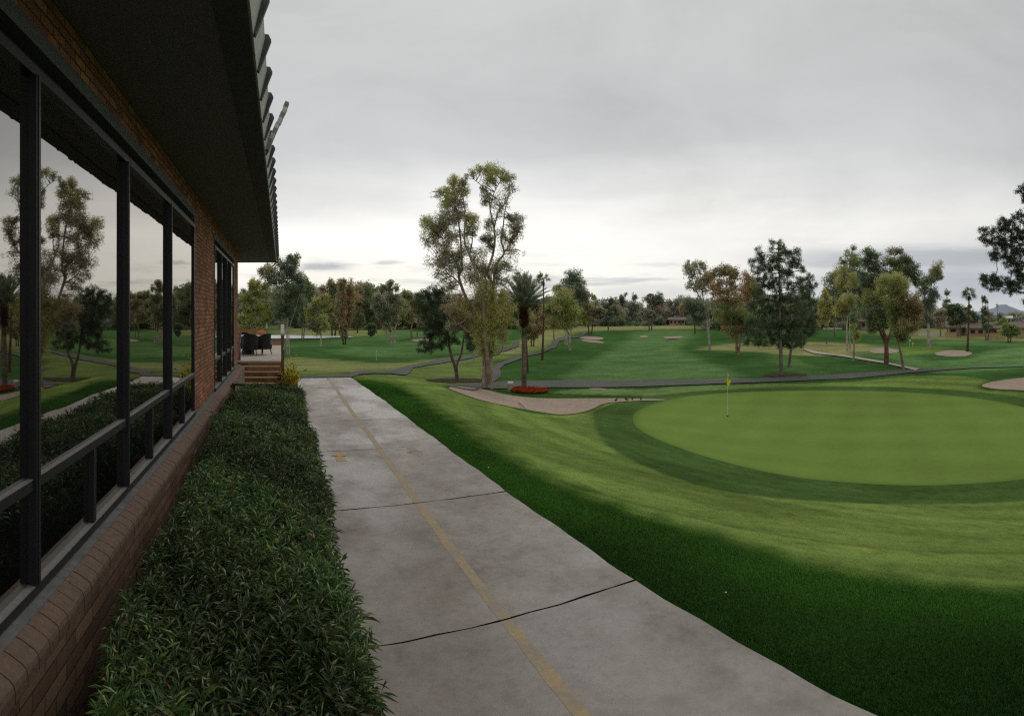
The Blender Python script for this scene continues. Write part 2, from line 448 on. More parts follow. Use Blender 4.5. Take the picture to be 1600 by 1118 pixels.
b1 = [(95,105),(180,103),(320,120),(430,145),(510,160),(640,174),(800,179),(1150,178),(1350,181),(1510,185),(1500,191),(1380,194),(1250,199),(1110,213),(1040,245),(960,270),(830,285),(700,270),(500,235),(300,190),(180,150),(100,118)]
b1 = [(680 + x / 4.21, 580 + y / 4.21) for x, y in b1]
def ell(x0, x1, y0, y1, n=20, j=.12, seed=1):
    r = random.Random(seed); cx, cy, rx, ry = (x0 + x1) / 2, (y0 + y1) / 2, (x1 - x0) / 2, (y1 - y0) / 2
    return [(cx + rx * math.cos(a) * (1 + r.uniform(-j, j) * .5), cy + ry * math.sin(a) * (1 + r.uniform(-j, j))) for a in [2 * math.pi * i / n for i in range(n)]]
bunkers = [
    (b1, 'long pale sand bunker curling between tall eucalyptus and the green', .35),
    ([(1535,604),(1540,599),(1558,595),(1600,590),(1650,587),(1720,590),(1700,606),(1650,612),(1600,610),(1560,608)], 'sand bunker at the right edge of the photo beyond the green', .25),
    (ell(1358, 1405, 544.5, 552.5, seed=2), 'oval sand bunker behind the thick brown eucalyptus trunk', .1),
    (ell(1461, 1520, 547.5, 557, seed=3), 'oval sand bunker at the foot of the lone right fan palm', .15),
    ([(902,526.5),(915,525),(940,527),(941,530),(925,531),(910,529)], 'upper of two thin sand bunkers left of the centre fairway', .1),
    ([(908,531),(925,531.5),(942,534),(942,536),(925,535),(912,533)], 'lower of two thin sand bunkers left of the centre fairway', .1),
    ([(1000,525),(1010,524.5),(1012,526.5),(1002,527)], 'tiny far sand bunker in the middle of the centre fairway', .05),
    ([(1037,526.5),(1055,525.5),(1068,526),(1060,528.5),(1042,528.8)], 'thin sand bunker on the right of the far centre fairway', .1),
    ([(642,531),(655,529.5),(673,529.5),(672,532.5),(650,533.5)], 'small sand bunker left of the leaning double trunk pine', .1),
    ([(920,607),(935,606.6),(950,608.4),(945,609.6),(925,608.6)], 'sliver of sand beside the cart road before the green', .02),
]
def smooth_poly(P, k=4):
    n = len(P); Q = []
    P = [np.array(p, float) for p in P]
    for i in range(n):
        p0, p1, p2, p3 = P[i - 1], P[i], P[(i + 1) % n], P[(i + 2) % n]
        for j in range(k):
            t = j / k
            Q.append(tuple(.5 * ((2 * p1) + (-p0 + p2) * t + (2 * p0 - 5 * p1 + 4 * p2 - p3) * t * t + (-p0 + 3 * p1 - 3 * p2 + p3) * t ** 3)))
    return Q
bpolys = [gp(smooth_poly(b[0], 3)) for b in bunkers]
for P, b in zip(bpolys, bunkers):
    w = 1.2 if b[2] > .2 else .8
    DEPRESS.append((P, b[2], w))
GREEN = gp(smooth_poly(green_px, 3)); COLL = gp(smooth_poly(collar_px, 3)); FRNG = gp(smooth_poly(fringe_px, 3))

def grid_terrain():
    th = np.concatenate([np.arange(-3.2, -.20, .05), np.arange(-.20, 1.30, .0028), np.arange(1.3, 3.09, .03)])
    ya = np.concatenate([np.arange(4, 30, .5), np.arange(30, 140, .8), np.arange(140, 330, 1.3), np.arange(330, 900, 4), np.arange(900, 2600, 60)])
    r = 5200.0 / ya[::-1]            # ranges spaced evenly in apparent height
    r = np.concatenate([[.3, .8, 1.3], r, [1600, 2400, 4000, 9000]])
    R, T = np.meshgrid(r, th, indexing='ij')
    X = R * np.sin(T); Y = R * np.cos(T)
    Z = H(X, Y)
    n, k = R.shape
    i = np.arange(n - 1)[:, None] * k; j = np.arange(k)[None, :]; j2 = (j + 1) % k
    Fc = np.stack([i + j, i + k + j, i + k + j2, i + j2], axis=-1).reshape(-1, 4)
    X = X.ravel(); Y = Y.ravel(); Z = Z.ravel()
    # colours
    C = np.tile(DARK, (len(X), 1)); rr = np.hypot(X, Y)
    f = seg(rr, 30, 60)[:, None]; C = C * (1 - f) + FARR * f
    def paint(P, c, soft=.3, amt=1.0, wob=0.0):
        nonlocal C
        Pm = gp(smooth_poly(P, 2)); sd = poly_dist(Pm, X, Y)
        s = soft * (1 + rr / 25)
        if wob: sd = sd + wob * (np.sin(X * .7 + Y * .3) + np.sin(Y * .9 - X * .5 + 1)) * .5
        a = (np.clip(sd / s + .5, 0, 1) * amt)[:, None]
        C = C * (1 - a) + c * a
    paint([(440,592),(440,560),(500,560),(560,566.5),(620,566),(690,561),(745,553),(790,546),(830,526),(862,515),(905,513),(850,545),(790,560),(772,570),(766,592),(755,603),(640,600),(548,590)], OLIVE, .5, 1, .6)
    paint([(440,576),(440,560.5),(500,560.5),(560,567),(620,567),(690,562),(720,557),(700,566),(650,572),(560,580),(500,580)], DRY, .8, .6, .8)
    paint([(440,526),(440,511),(520,510),(600,509),(660,506),(660,511),(600,519),(560,526),(500,527)], DRY, 1.5, .75, 1)
    paint([(780,548),(830,524),(862,514),(930,511),(880,524),(850,541),(800,553)], DRY, .6, .8, .6)
    paint([(860,519),(870,510),(960,508.5),(1100,506.5),(1110,510),(1080,514),(960,516.5)], DRY, 1.5, .85, 1)
    paint([(893,596),(897,580),(930,560),(985,528),(990,518),(1080,516),(1082,528),(1060,545),(1130,575),(1150,594)], FAIR, .5, 1)
    paint([(560,556),(520,548),(590,536),(700,528),(780,530),(780,544),(720,552),(640,558)], FAIR, .7, .8, 1)
    paint([(450,538),(520,533),(600,522),(680,515),(780,513),(780,520),(650,526),(540,540),(450,546)], FAIR, .8, .6, 1)
    paint([(1092,545),(1130,537.5),(1215,534),(1330,536),(1400,546),(1370,549),(1330,556),(1230,554.5),(1180,549)], DRY, .6, .95, .8)
    paint([(1200,560),(1235,556),(1300,584),(1330,592),(1270,590)], FAIR, .3, .5)
    paint([(1380,545),(1440,541),(1478,543),(1480,549),(1440,554),(1390,553)], LIGHT, .5, .7)
    paint([(1330,548),(1400,552),(1460,562),(1530,560),(1600,545),(1700,540),(1700,570),(1600,574),(1500,582),(1440,580),(1400,566)], FAIR, .6, .9, .5)
    paint([(1440,535),(1500,530),(1700,536),(1700,541),(1600,544),(1560,540),(1480,540)], FAIR, .6, .8, .5)
    paint([(1520,560),(1555,546),(1620,542),(1700,545),(1700,562),(1600,566)], FAIR * 1.15, .5, .8)
    paint([(1440,530),(1440,524),(1700,522),(1700,533),(1560,531)], DRY, 1, .85)
    paint([(1380,513),(1500,512),(1700,510),(1700,522),(1440,524),(1350,520)], DRY, 1.5, .7)
    strp = (np.sin(Y * .55 + .3 * np.sin(X * .05)) * .035 + np.sin(X * .42 + Y * .02) * .03) * (rr > 45) + np.sin(X * .021 + Y * .05 + 1) * np.sin(Y * .033 - X * .04) * .10 * (rr > 45)
    C = C * (1 + strp[:, None])
    # apron and fringe, with curved mowing bands around the green
    sdf = poly_dist(FRNG, X, Y); sdg = poly_dist(GREEN, X, Y)
    near = rr < 90
    band = .5 + .5 * np.sin(-sdg * 1.55 + .6 * np.sin(X * .2))
    band2 = .5 + .5 * np.sin(-sdg * 4.6 + 1.1 + .5 * np.sin(Y * .3))
    fc = LIGHT * (.80 + .26 * band + .16 * band2)[:, None]
    ap = seg(Y, 30, 36)[:, None]; fc = fc * (1 - ap) + APRON * (.92 + .14 * band)[:, None] * ap
    wb = .09 * np.sin(X * 3.1 + Y * 2.3) * np.sin(Y * 4.1 - X) + .08 * np.sin(X * 7.3 - Y * 6.1)
    a = (np.clip((sdf + wb) / .75 + .5, 0, 1) * near)[:, None]; C = C * (1 - a) + fc * a
    C = C * (1 + ((np.sin(-sdg * 11 + 1.5 * np.sin(X * .15)) * .035 + np.sin(-sdg * 23 + Y * .2) * .025) * (sdf > 0) * (rr < 60))[:, None])
    # thin dark wheel lines
    ln = np.exp(-((-sdg - 8.6 - .5 * np.sin(X * .25)) / .07) ** 2) * .28 + np.exp(-((-sdg - 5.1) / .22) ** 2) * .18
    C = C * (1 - (ln * (sdf > 0) * near)[:, None])
    sdc = poly_dist(COLL, X, Y)
    a = (np.clip((sdc + .3 * wb) / .22 + .5, 0, 1) * near)[:, None]
    C = C * (1 - a) + COLLAR * (.92 + .12 * band2)[:, None] * a
    # bright streak of longer grass along the dark rough
    sdd = -sdf
    st = np.exp(-((sdd - .9) / .7) ** 2) * (rr < 30) * .30
    C = C * (1 + st[:, None] * np.array([1.2, 1.3, .3]))
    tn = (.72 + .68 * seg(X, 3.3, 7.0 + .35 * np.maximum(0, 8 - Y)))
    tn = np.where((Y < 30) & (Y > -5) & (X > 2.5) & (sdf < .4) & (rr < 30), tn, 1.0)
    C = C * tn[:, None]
    C = C * (1 + (.14 * np.sin(X * 4.3 + 2 * np.sin(Y * 2.1)) * np.sin(Y * 3.7 + 1.5 * np.sin(X * 2.9)) * (sdf < 0) * (rr < 30))[:, None])
    # bare earth lips of bunkers
    for P in bpolys[:2]:
        sb = poly_dist(P, X, Y)
        a = (np.exp(-((sb + .10) / .12) ** 2) * .55)[:, None]
        C = C * (1 - a) + lin(92, 78, 50) * a
    for k_, P in enumerate([GREEN] + bpolys):
        mg = (.25 + .012 * rr) if k_ == 0 else 0
        Z = Z - (.05 + .0006 * rr) * np.clip((poly_dist(P, X, Y) - mg) / (.25 + rr * .006), 0, 1)
    mb = MB(); mb.add(np.stack([X, Y, Z], 1), Fc, C)
    o = mb.build('ground', M_GRASS, smooth=True); structure(o, 'rolling green golf course grass'); return o
grid_terrain()

def sheet(name, P, mat, off=.012, offr=.0007, colr=(1, 1, 1), step=None, label=None, colf=None):
    """flat-laid surface draped on the ground inside polygon P"""
    P = [tuple(p) for p in P]
    A = np.array(P); rm = np.hypot(A[:, 0], A[:, 1]).mean()
    if step is None: step = max(.25, rm * .02)
    x0, y0 = A.min(0); x1, y1 = A.max(0)
    while (x1 - x0) * (y1 - y0) / step ** 2 > 12000: step *= 1.3
    gx, gy = np.meshgrid(np.arange(x0, x1, step), np.arange(y0, y1, step))
    gx = gx.ravel() + rng.uniform(-.1, .1, gx.size) * step; gy = gy.ravel() + rng.uniform(-.1, .1, gy.size) * step
    ok = poly_dist(P, gx, gy) > step * .35
    # densify boundary
    B = []
    for i in range(len(P)):
        a = np.array(P[i]); b = np.array(P[(i + 1) % len(P)]); n = max(1, int(np.linalg.norm(b - a) / step))
        for j in range(n): B.append(tuple(a + (b - a) * j / n))
    pts = B + list(zip(gx[ok], gy[ok]))
    r = delaunay_2d_cdt([Vector(p) for p in pts], [], [list(range(len(B)))], 1, 1e-5)
    V = np.array([(v.x, v.y) for v in r[0]])
    rr = np.hypot(V[:, 0], V[:, 1])
    Z = H(V[:, 0], V[:, 1]) + off + offr * rr
    c = colr if colf is None else colf(V[:, 0], V[:, 1])
    mb = MB()
    tri = np.array([f for f in r[2] if len(f) == 3])
    mb.add(np.column_stack([V, Z]), tri, c)
    o = mb.build(name, mat, smooth=True); structure(o, label); return o

def gcol(X, Y):
    s = poly_dist(GREEN, X, Y)
    v = 1 + .035 * np.sin((X * .8 + Y * .6) * 1.7) + .03 * np.sin((X * .7 - Y * .9) * 2.1) + .06 * np.sin(X * .23 + 1) * np.sin(Y * .19)
    e = np.exp(-np.maximum(s, 0) / .22)[:, None] * .75
    return GREENC * v[:, None] * (1 - e) + COLLAR * e
sheet('putting_green', GREEN, M_GREEN, .003, .0001, colf=gcol, step=.32, label='smooth oval putting green')
for P, b in zip(bpolys, bunkers):
    o = sheet('sand_bunker', P, M_SAND, .008, .0002, step=None, label=b[1])
def strip(L_, R_): return gp(L_ + R_[::-1])
road_up = [(700,602),(735,600),(770,598),(794,596),(894,595),(1000,595),(1085,595),(1186,591.6),(1260,588.5),(1329,584),(1425,578),(1516,574.5),(1600,572.5)]
road_lo = [(700,604.5),(760,607),(800,607.5),(860,606),(930,606),(998,605),(1085,601.6),(1186,598),(1260,595),(1329,592),(1425,583),(1516,576),(1600,573.4)]
sheet('cart_road', strip(road_up, road_lo), M_ASPH, .02, .0009, label='grey asphalt cart road crossing below the fairway')
pa_u = [(463,588.5),(540,587),(600,580),(640,571.5),(680,563.5),(745,554.5),(780,547),(797,542),(803,534)]
pa_l = [(463,591.5),(548,590.5),(602,584.5),(645,575.5),(700,566.5),(750,557),(785,550),(808,543),(812,534)]
sheet('left_cart_path', strip(pa_u, pa_l), M_ASPH, .02, .0010, colr=(1, 1, 1), label='grey cart path curving left behind the big eucalyptus')
pb_l = [(742,600),(764,596),(768,588),(767,578),(776,569),(800,561),(850,548),(860,543),(865,533),(880,527.5),(907,524),(913,519)]
pb_r = [(768,599.5),(782,590),(783,583),(781,577),(788,570.5),(808,563.5),(853,550),(866,545),(873,535),(885,529),(912,525.5),(917,519)]
sheet('centre_cart_path', strip(pb_l, pb_r), M_ASPH, .024, .0011, label='winding grey cart path left of the centre fairway')
fp_u = [(1254,545.2),(1291,552.8),(1330,557.8),(1384,566),(1437,577.2)]
fp_l = [(1256,547),(1291,555.2),(1330,560.4),(1384,569),(1430,580)]
sheet('foot_path', strip(fp_u, fp_l), M_DECK, .03, .0012, label='pale concrete footpath running down to the cart road')
sheet('mulch', gp(ell(668, 765, 591, 598, seed=7)), M_MULCH, .01, .0006, label='bare soil under leaning double trunk pine')
sheet('mulch', gp(ell(1193, 1262, 583, 590.5, seed=8)), M_MULCH, .01, .0006, label='brown mulch under tall dark pine')
sheet('pond', gp([(405,525.5),(470,525),(520,525.5),(552,527),(545,528.5),(500,529.5),(440,530),(405,530)]), M_WATER, .06, .001, label='narrow pale pond beyond the left trees')

# ------------------------------------------------------------------ concrete path
def path_slabs():
    mb = MB(); ys = [-6.5, -3.2, 0.0, 1.5, 4.68, 7.87, 11.16, 14.2, 17.4, 20.6, 24.3]
    ys = [-6.5, -3.4, -1.7, 1.5, 4.68, 7.87, 11.16, 14.2, 17.4, 20.6, 24.3]
    left = lambda y: .28 + .012 * max(y, 0)
    right = lambda y: 3.08 - .016 * max(y, 0) + (-.12 * max(y - 17, 0) / 7) + .012 * math.sin(y * 2.3) + .008 * math.sin(y * 7.1)
    g = .009
    for k in range(len(ys) - 1):
        a, b = ys[k], ys[k + 1]; n = 14; mrows = 10
        gm = {4.68: .010, 7.87: .016}; ga = gm.get(a, .007); gb = gm.get(b, .007)
        rows = []
        for i in range(n + 1):
            t = i / n
            for j in range(mrows + 1):
                u = j / mrows
                ya = a + ga; yb = b - gb
                y = ya + (yb - ya) * t
                sk = (.15 if k < 9 or t < .9 else 0)
                x = left(y) + (right(y) - left(y)) * u
                wob = .010 * math.sin(x * 9 + k) + .006 * math.sin(x * 23 + 2 * k)
                y2 = y + sk * (x - 1.7) * (1 if k < 9 else (1 - t)) + wob * (1 if t in (0, 1) else 0)
                rows.append((x, y2, .022))
        idx = [(i * (mrows + 1) + j, i * (mrows + 1) + j + 1, (i + 1) * (mrows + 1) + j + 1, (i + 1) * (mrows + 1) + j) for i in range(n) for j in range(mrows)]
        tone = [1, 1, 1.0, .86, .97, 1.0, 1.05, 1.08, 1.1, 1.1, 1.1][k]
        RW = np.array(rows)
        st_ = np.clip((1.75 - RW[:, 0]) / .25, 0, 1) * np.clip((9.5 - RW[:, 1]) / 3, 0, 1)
        cc_ = np.array([1.0, .99, .98])[None] * tone * (1 + .25 * np.clip((RW[:, 1] - 6) / 10, 0, 1))[:, None]  # far slabs lightened in colour to imitate wet sky sheen
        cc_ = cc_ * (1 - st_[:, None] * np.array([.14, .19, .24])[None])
        mb.add(rows, idx, cc_)
        # slab sides down to the soil
        e = [(right(a + (b - a) * i / 20), a + g + (b - a - 2 * g) * i / 20 + .15 * (right(a) - 1.7)) for i in range(21)]
        V = [(x, y, .0219) for x, y in e] + [(x, y, -.15) for x, y in e]
        mb.add(V, [(i, i + 1, 22 + i, 21 + i) for i in range(20)], g3(.6))
    o = mb.build('path', M_CONC); structure(o, 'wet stained concrete cart path in slabs')
    mb = MB(); n = 60; yy = np.linspace(-7, 24.3, n)
    V = [(left(y) + .01, y, .006) for y in yy] + [(right(y) - .01, y, .006) for y in yy]
    mb.add(V, [(i, n + i, n + i + 1, i + 1) for i in range(n - 1)], g3(1))
    o = mb.build('path_bed', M_SOIL); structure(o, 'dark soil showing in the slab joints')
    # centre line, broken at the joints and slightly ragged
    mb = MB()
    cuts = [-6] + [q for q in ys if -6 < q < 24] + [24.1]
    for a, b in zip(cuts[:-1], cuts[1:]):
        n = 40; V = []
        for y in np.linspace(a + .011, b - .011, n):
            w = .052 + .004 * math.sin(y * 5.3) + .003 * math.sin(y * 17)
            x = 1.71 + .01 * math.sin(y * .7)
            V += [(x - w, y - .15 * w, .0232), (x + w, y + .15 * w, .0232)]
        mb.add(V, [(2 * i, 2 * i + 1, 2 * i + 3, 2 * i + 2) for i in range(n - 1)])
    o = mb.build('yellow_line', M_YEL); structure(o, 'worn yellow centre line painted on the path')
    # arrows
    def arrow(cx, cy, d, mat, lab):
        A = [(0, .30), (.15, .05), (.075, .05), (.085, -.22), (-.085, -.22), (-.075, .05), (-.15, .05)]
        A = [(cx + x, cy + y * d * 1.5) for x, y in A]
        mb = MB(); V = [(x, y, .0236) for x, y in A] + [(cx, cy, .0236)]
        mb.add(V, [(i, (i + 1) % 7, 7) for i in range(7)])
        o = mb.build('painted_arrow', mat); structure(o, lab)
    arrow(.97, 10.6, 1, M_YELA, 'yellow arrow painted on the left half of the path')
    arrow(2.28, 10.85, -1, M_YELF, 'faded arrow painted on the right half of the path')
path_slabs()
mb = MB(); n = 80; yy = np.linspace(-6, 20.4, n)
V = [(-1.3, y, .012) for y in yy] + [(.34, y, .012) for y in yy]
mb.add(V, [(i, n + i, n + i + 1, i + 1) for i in range(n - 1)])
structure(mb.build('soil_bed', M_SOIL), 'brown soil strip under the hedge')

# ------------------------------------------------------------------ clubhouse
WX = -1.30
ORI = (-1.3, 8.0, 0.0)
club = thing('clubhouse', ORI, 'brick clubhouse with dark tinted windows and wide overhanging eave', 'building')
SILL, HEAD, SOF = 2.4 - 1.44, 3.845, 2.4 + 1.82
groups = [(-3.1, 9.45), (12.3, 17.3)]
END = 19.0
mb = MB()
def wallbox(y0, y1, z0, z1): mb.box((WX - .30, y0, z0), (WX, y1, z1))
wallbox(-8, groups[0][0], SILL - .05, SOF); wallbox(groups[0][1], groups[1][0], SILL - .05, SOF); wallbox(groups[1][1], END, SILL - .05, SOF)
for a, b in groups: wallbox(a, b, HEAD + .10, SOF)
mb.box((-9, END - .28, 0), (WX - .3, END, SOF))
o = mb.build('wall', M_BRICK, club, ORI)
mb = MB()   # thicker lower wall of large bricks
mb.prism([(WX - .3, 0), (-1.10, 0), (-1.10, SILL - .2145), (-1.16, SILL - .135), (WX - .3, SILL - .135)], 'y', -8, END + .02)
mb.build('base_wall', M_BRICK2, club, ORI)
mb = MB()   # rounded rowlock course: one shaped brick after another
y = -4.0; i = 0
sec = [(-1.222, -.080), (-1.19, -.090), (-1.125, -.122), (-1.106, -.140), (-1.0985, -.165), (-1.098, -.215), (-1.21, -.215)]
while y < END:
    w = .138 if y < 30 else .2
    dz = random.uniform(-.002, .002); dx = random.uniform(-.002, .002); t = random.uniform(.85, 1.1)
    mb.prism([(u + dx, SILL + v + dz) for u, v in sec], 'y', y + .003, min(y + w - .004, END), g3(t))
    y += w
o = mb.build('rowlock_course', M_ROWL, club, ORI)
mb = MB(); mb.prism([(WX - .29, SILL - .06), (-1.215, SILL - .073), (-1.215, SILL - .12), (WX - .29, SILL - .12)], 'y', -8, END)
mb.build('sill_ledge', M_LEDGE, club, ORI)
mb = MB()
for a, b in groups: mb.box((WX - .28, a - .12, HEAD), (WX + .012, b + .12, HEAD + .10))
mb.build('lintel', M_STEEL, club, ORI)
# soffit, eave edge, roof
mb = MB(); mb.box((-9, -8, SOF), (-.40, 22.45, SOF + .05)); mb.build('soffit', M_SOFF, club, ORI)
mb = MB()
mb.prism([(-.399, SOF - .012), (-.20, SOF - .012), (-.185, SOF + .06), (-.399, SOF + .06)], 'y', -8, 22.6)
mb.box((-9, 22.452, SOF - .012), (-.40, 22.6, SOF + .06))
mb.build('fascia', M_FASC, club, ORI)
mb = MB(); mb.prism([(-.20, SOF + .003), (-.185, SOF), (-.125, SOF + .24), (-.6, SOF + .55), (-.75, SOF + .5), (-.30, SOF + .061)], 'y', -8, 22.62)
mb.build('roof_panel', M_PANEL, club, ORI)
mb = MB(); mb.prism([(-.6, SOF + .50), (-.65, SOF + .56), (-9, SOF + 1.6), (-9, SOF + .062)], 'y', -8, 22.4); mb.build('roof', M_ROOF, club, ORI)
y = 1.65; k = 0
ys = []
while y < 22.6: ys.append(y); y += .63
for y in [.39, -.24, -.87] + ys:
    mb = MB(); mb.prism([(-.20, SOF + .02), (-.17, SOF + .0), (-.078, SOF + .235), (-.098, SOF + .275), (-.14, SOF + .28)], 'y', y, y + .055)
    mb.build('roof_batten', M_RIB, club, ORI)
# board jutting from the eave
mb = MB()
p0 = np.array([-.17, 7.15, SOF + .02]); p1 = np.array([.068, 7.3, SOF + .60]); d = p1 - p0
for j in range(9):
    a = p0 + d * j / 9; b = p0 + d * (j + 1) / 9
    nrm = np.array([d[2], 0, -d[0]]); nrm /= np.linalg.norm(nrm); w = .022
    jx = random.uniform(-.004, .004)
    V = []
    for q in (a, b):
        for sx, sy in ((-1, 0), (1, 0), (1, .11), (-1, .11)):
            V.append(q + nrm * (w * sx + jx) + np.array([0, sy, 0]))
    cc = 1.0 if j in (2, 4, 5, 7) else .5
    mb.add(V, [(0, 1, 5, 4), (1, 2, 6, 5), (2, 3, 7, 6), (3, 0, 4, 7), (0, 3, 2, 1), (4, 5, 6, 7)], g3(cc))
m, nt = newmat('weathered_board'); a_ = N(nt, 'ShaderNodeAttribute', attribute_name='Col'); nn = noise(nt, coords(nt), 25, 4)
rr_ = ramp(nt, [(.3, g3(.6)), (.7, g3(1.1))], nn)
finish(nt, mul(nt, mul(nt, a_.outputs['Color'], rr_.outputs[0]), tuple(lin(196, 194, 188))), .85, .2, nn, .4, .01)
mb.build('eave_board', m, club, ORI)

def window_group(a, b, mulls, subs, lab):
    wr = MB()
    fx0, fx1 = WX - .10, WX + .022
    z0, z1 = SILL - .055, HEAD - .001
    ZT = z1 - .02
    fr = MB()
    TR = 2.4 - .905           # transom rail height
    fr.box((fx0, a, z0), (fx1 + .010, b, z0 + .049)); fr.box((fx0, a, z0 + .0495), (fx1 + .008, b, z0 + .055), m=1)             # bottom rail, its sky-lit top painted as a pale cap
    fr.box((fx0, a, ZT - .155), (fx1, b, ZT - .10))
    rc = MB(); rc.box((fx0, a, ZT - .0995), (WX - .07, b, z1)); rc_done = rc
    fr.box((fx0, a, z0 + .055), (fx1 - .01, a + .05, ZT - .155)); fr.box((fx0, b - .05, z0 + .055), (fx1 - .01, b, ZT - .155))
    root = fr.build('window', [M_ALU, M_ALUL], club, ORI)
    root['label'] = lab
    rc_done.build('head_recess', M_BLACK, root, ORI)
    tr = MB(); tr.box((fx0, a + .05, TR - .03), (fx1 - .002, b - .05, TR + .024)); tr.box((fx0, a + .05, TR + .0245), (fx1 - .004, b - .05, TR + .03), m=1); tr.build('transom', [M_ALU, M_ALUL], root, ORI)  # thin pale cap paints the transom's sky-lit top
    for y in mulls:
        m1 = MB(); m1.box((fx0, y - .032, z0 + .056), (fx1 + .014, y + .032, ZT - .156))
        m1.box((fx1 + .0141, y - .012, z0 + .056), (fx1 + .020, y + .012, ZT - .156)); m1.build('mullion', M_ALU, root, ORI)
    for y in subs:
        m1 = MB(); m1.box((fx0, y - .03, z0 + .056), (fx1 + .004, y + .03, TR - .031)); m1.build('mullion', M_ALU, root, ORI)
    ed = [a + .05] + [y for y in mulls] + [b - .05]
    for i in range(len(ed) - 1):
        p = MB(); t = random.uniform(-.0016, .0016)
        y0, y1 = ed[i] + .034 * (i > 0), ed[i + 1] - .034 * (i < len(ed) - 2)
        V = [(WX - .012, y0, TR + .03), (WX - .012 + t, y1, TR + .03), (WX - .012 + t, y1, ZT - .155), (WX - .012, y0, ZT - .155)]
        p.add(V, [(0, 1, 2, 3)]); p.build('pane', M_GLASS, root, ORI)
    ed = sorted([a + .05, b - .05] + list(mulls) + list(subs))
    for i in range(len(ed) - 1):
        p = MB(); y0, y1 = ed[i] + .03 * (i > 0), ed[i + 1] - .03 * (i < len(ed) - 2)
        V = [(WX - .012, y0, z0 + .055), (WX - .012, y1, z0 + .055), (WX - .012, y1, TR - .03), (WX - .012, y0, TR - .03)]
        p.add(V, [(0, 1, 2, 3)]); p.build('pane', M_GLASS, root, ORI)
window_group(*groups[0], [-1.1, 1.05, 3.17, 5.2, 7.3], [-.02, 2.1, 4.25, 6.25, 8.35], 'long near window band reflecting the trees')
window_group(*groups[1], [13.5, 14.75, 16.05], [], 'shorter far window band near the steps')
mb = MB(); mb.box((-9, -7.9, .2), (WX - .5, END - .3, SOF - .01)); mb.build('interior', M_BLACK, club, ORI)
# outlet box on the lower wall
mb = MB(); mb.box((-1.098, 9.72, .50), (-1.03, 9.84, .66)); mb.box((-1.03, 9.735, .52), (-1.018, 9.825, .64)); mb.tube([(-1.06, 9.78, .50), (-1.06, 9.78, .02)], .012, 6)
o = mb.build('outlet_box', M_STEEL, None, (-1.1, 9.78, 0)); tag(o, 'small grey outlet box fixed low on the brick wall above the hedge', 'outlet box')

# ------------------------------------------------------------------ terrace, steps, rails
DZ = .79
TO = (-.7, 20.3, 0)
ter = thing('terrace', TO, 'raised concrete patio with brick steps at the end of the clubhouse', 'terrace')
SX0, SX1 = -1.42, -.06
mb = MB(); mb.box((-9, 21.81, 0), (.02, 33.2, DZ - .06)); mb.build('retaining_wall', M_STEPB, ter, TO)
mb = MB(); mb.box((-9, 21.80, DZ - .06), (.06, 33.3, DZ)); mb.build('floor', M_DECK, ter, TO)
for i in range(5):
    z1 = DZ - .155 * (i + 1) ; y0 = 21.8 - .31 * (i + 1)
    if z1 <= .02: continue
    mb = MB(); mb.box((SX0, y0 + .02, 0), (SX1, 21.8, z1 - .03)) ; s_ = mb.build('step', M_STEPB, ter, TO)
    mb = MB(); mb.box((SX0, y0, z1 - .03), (SX1, y0 + .335, z1)); mb.build('tread', M_TAN, s_, TO)
mb = MB(); mb.box((-.06 + .002, 20.3, 0), (.06, 21.799, .5)); mb.build('cheek_wall', M_STEPB, ter, TO)
mb = MB(); mb.box((-1.2, 32.9, DZ + .001), (.05, 33.25, DZ + .24)); mb.build('curb', M_STEPB, ter, TO)
# hand rails
def railing(name, x, lab, lean=0.0):
    o_ = (x, 20.4, 0); t = thing(name, o_, lab, 'handrail')
    mb = MB(); mb.box((x - .045, 20.25, 0), (x + .045, 20.33, 1.78)); mb.build('post', M_RAIL, t, o_)
    mb = MB(); mb.box((x - .045, 22.3, DZ), (x + .045, 22.38, 2.02)); mb.build('post', M_RAIL, t, o_)
    mb = MB(); mb.prism([(20.18, 1.70), (20.18, 1.76), (22.0, 2.02), (22.9, 2.02), (22.9, 1.96), (22.0, 1.96)], 'x', x - .06, x + .06); mb.build('top_rail', M_RAILL, t, o_)
    mb = MB(); mb.tube([(x + .03, 19.95, .05), (x + .03, 19.95, 1.15), (x + .03, 20.1, 1.3), (x + .03, 21.9, 1.75)], .028, 8, smooth=3); mb.build('grab_rail', M_RAIL, t, o_)
railing('handrail', 0.03, 'brown newel post handrail on the right of the brick steps')
o_ = (-1.5, 20.3, 0); t = thing('handrail', o_, 'slanting brown handrail against the brick wall left of the steps', 'handrail')
mb = MB()
V = []
for y, z in ((19.75, 0.0), (22.2, 1.66)):
    for dx, dzz in ((-.04, 0), (.04, 0), (.04, .10), (-.04, .10)): V.append((-1.50 + dx + (.06 if z > 1 else 0), y, z + dzz))
mb.add(V, [(0, 1, 5, 4), (1, 2, 6, 5), (2, 3, 7, 6), (3, 0, 4, 7), (0, 3, 2, 1), (4, 5, 6, 7)]); mb.build('rail', M_RAIL, t, o_)
mb = MB(); mb.box((-1.50, 22.1, DZ), (-1.42, 22.18, 1.68)); mb.build('post', M_RAIL, t, o_)
# thin guard rail at the far edge
o_ = (-1.5, 33.1, DZ); t = thing('guard_rail', o_, 'thin wire guard rail along the far edge of the terrace', 'railing')
mb = MB(); mb.tube([(-6, 33.1, DZ + 1.1), (.0, 33.1, DZ + 1.1)], .02, 6)
for zz in (.3, .6, .85): mb.tube([(-6, 33.1, DZ + zz), (.0, 33.1, DZ + zz)], .004, 4)
mb.build('rail', M_STEEL, t, o_)
for xx in (-5.6, -4.2, -2.8, -1.42, -.02):
    mb = MB(); mb.box((xx - .015, 33.07, DZ), (xx + .015, 33.12, DZ + 1.1)); mb.build('post', M_STEEL, t, o_)
